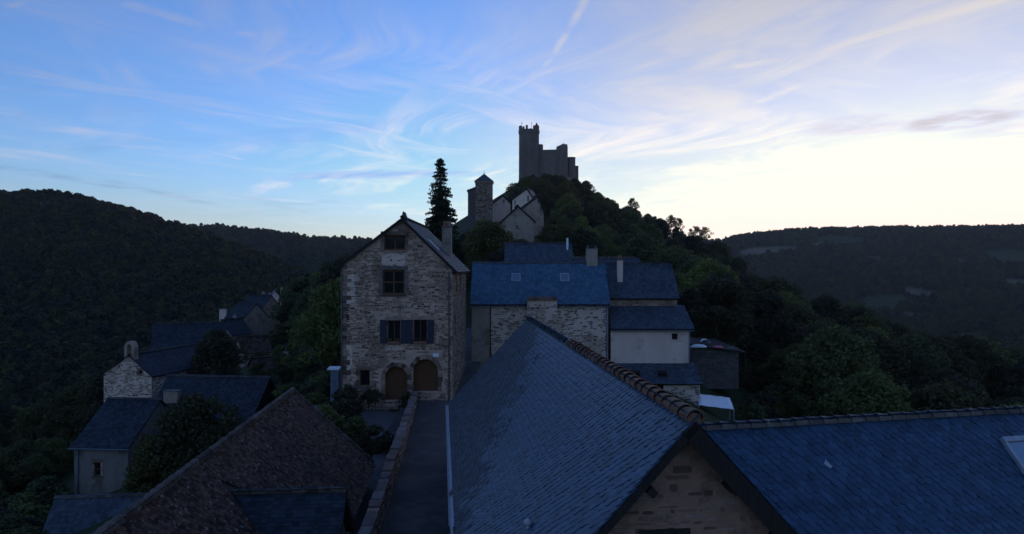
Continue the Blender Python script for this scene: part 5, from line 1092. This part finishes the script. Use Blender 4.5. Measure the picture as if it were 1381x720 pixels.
# garden things in front of the tall house, left side
def cabinet():
    Y = 52; c = empty('garden_cabinet', (Q(453, 0, Y)[0], Y, gz(Q(453, 0, Y)[0], Y))); tag(c, 'narrow blue garden cabinet with pale lid beside the tall stone house', 'cabinet'); zt = zpx(498, Y) - c.location.z
    MB().box(-.32, .28, -.3, .3, 0, zt).build('body', 'pipe_blue', c); MB().prism([(-.55, -.4, zt + .003), (.34, -.4, zt + .003), (.34, .36, zt + .1), (-.55, .36, zt + .1)], (0, 0, .08)).build('lid', 'plastic_white', c)
    for s in (-1, 1): MB().box(-.01 + s * .15 - .12, -.01 + s * .15 + .12, -.33, -.3, .1, zt - .1).build('door', 'pipe_blue', c)
cabinet()

# ------------------------------------------------------------------ trees and bushes
conifer((Q(594, 0, 112)[0], 112, gz(Q(594, 0, 112)[0], 112)), zpx(212, 112) - gz(Q(594, 0, 112)[0], 112), 8.6, 'tall dark pointed spruce rising behind the tall stone house')
KEEP_OUT = []
def scatter(n, px0, px1, Y0, Y1, hmin, hmax, label, group, name='oak_tree', kinds=('a0', 'a1', 'a2', 'a3', 'a4', 'l0', 'l1'), gap=4.5, lid=None, seed=1, placed=[]):
    r = random.Random(seed); done = 0; tries = 0
    while done < n and tries < n * 60:
        tries += 1; Y = math.sqrt(r.uniform(Y0 * Y0, Y1 * Y1)); px_ = r.uniform(px0, px1); x = (px_ - CX) / F * Y; hh = r.uniform(hmin, hmax); g = gz(x, Y); w_ = hh * .42
        if any((x - a) ** 2 + (Y - b_) ** 2 < (gap * .5 + .25 * c) ** 2 for a, b_, c in placed): continue
        if lid:                                                    # keep the crown under what the photograph shows there
            top = CY - F * (g + hh) / Y; lim = np.interp(px_, lid[0], lid[1])
            if top < lim:
                hh = (CY - lim) / F * Y - g
                if hh < hmin * .55: continue
        if any(a < x + w_ and x - w_ < b_ and c < Y + w_ and Y - w_ < d for a, b_, c, d in KEEP_OUT): continue
        tree(name, r.choice(kinds), (x, Y, g - .3), hh, label, 'tree', group, r.uniform(.9, 1.25)); placed.append((x, Y, hh)); done += 1
    return done
KEEP_OUT += [(-13.5, -2.5, 46, 63), (-5, 17, 58, 76), (-1.5, 15, 76, 88), (14, 25, 68, 78), (15, 21, 57, 64), (-46, -24, 42, 105), (-14, 14, -5, 46), (-6, 16, 170, 224), (-4, 42, 340, 392)]
for f in ham: Yh = f[3]; xh = Q(f[2][0], 0, Yh)[0]; KEEP_OUT.append((xh - 4, xh + 9, Yh - 14, Yh + 10))
# castle hill: crowns stay below the roofs, walls and skyline that show there
hill_lid = ([560, 610, 640, 665, 690, 700, 728, 760, 790, 800, 830, 860, 900, 930, 960, 1000, 1040, 1100, 1200, 1260, 1381], [300, 285, 292, 290, 310, 240, 232, 236, 243, 256, 272, 283, 298, 310, 318, 350, 372, 392, 428, 455, 440])
low_lid = ([560, 612, 640, 666, 677, 725, 740, 790, 900, 960, 1000, 1040, 1100, 1200, 1260, 1381], [305, 300, 296, 300, 322, 322, 290, 268, 300, 318, 350, 372, 392, 428, 455, 440])
T1 = scatter(95, 650, 1000, 235, 350, 7, 13, 'leafy tree in the dark wood covering the castle hill', 'trees on the castle hill', 'hill_tree', lid=hill_lid, gap=4.6, seed=11)
T1 += scatter(75, 725, 1030, 130, 240, 7, 13, 'leafy tree on the slope between the slate roofs and the castle', 'trees on the slope below the castle', 'slope_tree', lid=low_lid, gap=5.0, seed=12)
T1 += scatter(24, 560, 720, 92, 170, 7, 13, 'leafy tree in the clump between the slate roofs and the castle houses', 'trees behind the slate roofs', 'grove_tree', lid=low_lid, gap=3.6, seed=13)
T1 += scatter(85, 925, 1420, 62, 150, 8, 13, 'broad leafy tree in the wood below the slate roofs on the sunset side', 'trees in the wood on the sunset side', 'valley_tree', lid=low_lid, gap=4.5, seed=14)
T1 += scatter(40, 980, 1450, 150, 290, 9, 13, 'distant leafy tree in the wood falling towards the valley fields', 'trees falling towards the valley', 'valley_wood_tree', lid=low_lid, gap=7, seed=15)
left_lid = ([0, 100, 230, 300, 360, 380, 400, 440, 470], [470, 470, 470, 440, 425, 385, 355, 335, 330])
T1 += scatter(30, 392, 470, 66, 190, 7, 13, 'leafy tree on the bank between the hamlet and the tall stone house', 'trees beside the hamlet lane', 'bank_tree', lid=left_lid, gap=4, seed=16)
T1 += scatter(45, -60, 300, 85, 230, 7, 11, 'dark leafy tree below the hamlet on the valley side', 'trees below the hamlet', 'valley_side_tree', lid=([0, 100, 140, 230, 300, 330], [545, 520, 500, 462, 445, 435]), gap=5, seed=17)
T1 += scatter(10, -30, 90, 50, 82, 4, 7, 'low leafy tree beside the plastered house', 'low trees beside the plastered house', 'garden_tree', lid=([0, 100], [590, 590]), gap=3, seed=18, kinds=('l0', 'l1', 'a1'))
def thicket(n, px0, px1, Y0, Y1, hmin, hmax, label, group, seed):
    r = random.Random(seed); k = 0
    for _ in range(n * 20):
        if k >= n: break
        Y = r.uniform(Y0, Y1); x = (r.uniform(px0, px1) - CX) / F * Y
        if any(a < x + .8 and x - .8 < b_ and c < Y + .8 and Y - .8 < d for a, b_, c, d in SOLID): continue
        tree('shrub', r.choice(('b0', 'b1', 'b2')), (x, Y, gz(x, Y) - .15), r.uniform(hmin, hmax), label, 'bush', group, r.uniform(1.0, 1.5)); k += 1
SOLID = [(-13.5, -2.5, 40, 63), (-5, 17, 58, 76), (14, 25, 68, 78), (16.5, 21, 58, 63.5), (-14, -3, -5, 34)]
for b_ in list(C.objects):
    if b_.get('category') == 'house' and b_.location.x < -20: SOLID.append((b_.location.x - 1, b_.location.x + 11, b_.location.y - 2, b_.location.y + 9))
thicket(30, -20, 42, 40, 64, 1.6, 2.8, 'dark shrub on the slope below the plastered house', 'shrubs below the plastered house', 3)
thicket(45, 380, 462, 52, 95, 1.0, 2.4, 'shrub on the garden bank between the tall stone house and the hamlet', 'shrubs on the garden bank', 4)
thicket(40, 345, 395, 90, 160, 1.5, 3.0, 'shrub along the hamlet lane below the dark slate roofs', 'shrubs along the hamlet lane', 6)
thicket(24, 1004, 1090, 62, 88, 1.6, 3.2, 'shrub on the bank beside the terrace shed', 'shrubs beside the terrace shed', 5)
def spot(name, kind, px_, pb, Y, hh, label, cat='tree', wide=1.0, group=None):
    x = Q(px_, 0, Y)[0]; return tree(name, kind, (x, Y, pb if pb is not None else gz(x, Y) - .2), hh, label, cat, group, wide)
spot('round_tree', 'a1', 291, zpx(500, 80) - 4.5, 80, 9.0, 'rounded dense garden tree standing behind the wide slate roof', wide=.95)
spot('walnut_tree', 'a3', 262, zpx(660, 52) - 2.5, 52, 9.2, 'spreading leafy tree between the plastered house and the mossy tiled roof', wide=1.0)
spot('walnut_tree', 'a2', 205, zpx(675, 50) - 1.5, 50, 6.0, 'smaller leafy tree against the corner of the plastered house', wide=1.0)
spot('skyline_tree', 'o0', 853, zpx(283, 330) - 4.0, 330, 9.5, 'thin open tree standing out on the skyline below the castle', wide=.9)
for k, (px_, py_) in enumerate(((905, 292), (915, 296), (938, 307), (950, 308))): spot('skyline_shrub', 'o0', px_, zpx(py_, 280) - 6.2, 280, 6.8, 'sparse backlit tree along the skyline of the castle hill', 'tree', 1.0, 'sparse trees on the castle hill skyline')
spot('laurel_bush', 'b1', 437, -10.6, 40.0, 2.6, 'bright green bush on the terrace beside the mossy roof', 'bush', 1.0)
spot('hazel_bush', 'b1', 60, None, 58, 3.4, 'yellow-green bush on the slope beside the plastered house', 'bush', 1.3)
spot('purple_bush', 'b0', 470, -10.0, 45.5, 2.3, 'dark upright bush at the corner of the tall stone house', 'bush', .8)
spot('door_plant', 'b2', 549, -9.75, 46.4, 1.5, 'small plant beside the lower arched door', 'bush', .7)
for k, (px_, Y, hh) in enumerate(((497, 47.5, 1.0), (506, 47.2, .9), (460, 43, 2.0), (445, 38, 2.4), (480, 38.5, 1.8), (505, 36.5, 1.9), (420, 36, 2.6))): spot('garden_shrub', 'b%d' % (k % 3), px_, gz(Q(px_, 0, Y)[0], Y) + (.7 if Y > 40 else -.1), Y, hh, 'low shrub on the garden terrace in front of the tall stone house', 'bush', 1.1, 'shrubs on the garden terrace')
for k, (px_, py_, Y, hh) in enumerate(((936, 590, 54, 1.6), (1016, 566, 64, 3.4), (1004, 590, 52, 1.8))): spot('yard_bush', 'b%d' % (k % 3), px_, zpx(py_, Y) - hh * .7, Y, hh, 'bush growing in the yard around the white canopy', 'bush', 1.1, 'bushes around the white canopy')

# ------------------------------------------------------------------ evening haze in the valley air
def haze():
    m = bpy.data.materials.new('haze'); m.use_nodes = True; N = m.node_tree.nodes; L = m.node_tree.links; N.clear()
    v = N.new('ShaderNodeVolumePrincipled'); v.inputs['Color'].default_value = (0.85, 0.9, 1.0, 1); v.inputs['Density'].default_value = HAZE; v.inputs['Anisotropy'].default_value = 0.55
    o = N.new('ShaderNodeOutputMaterial'); L.new(v.outputs[0], o.inputs['Volume']); M['haze'] = m
    tag(MB().box(-2700, 2700, -2700, 2700, -95, 160).build('haze', 'haze'), kind='stuff')
HAZE = 0.000055
haze()
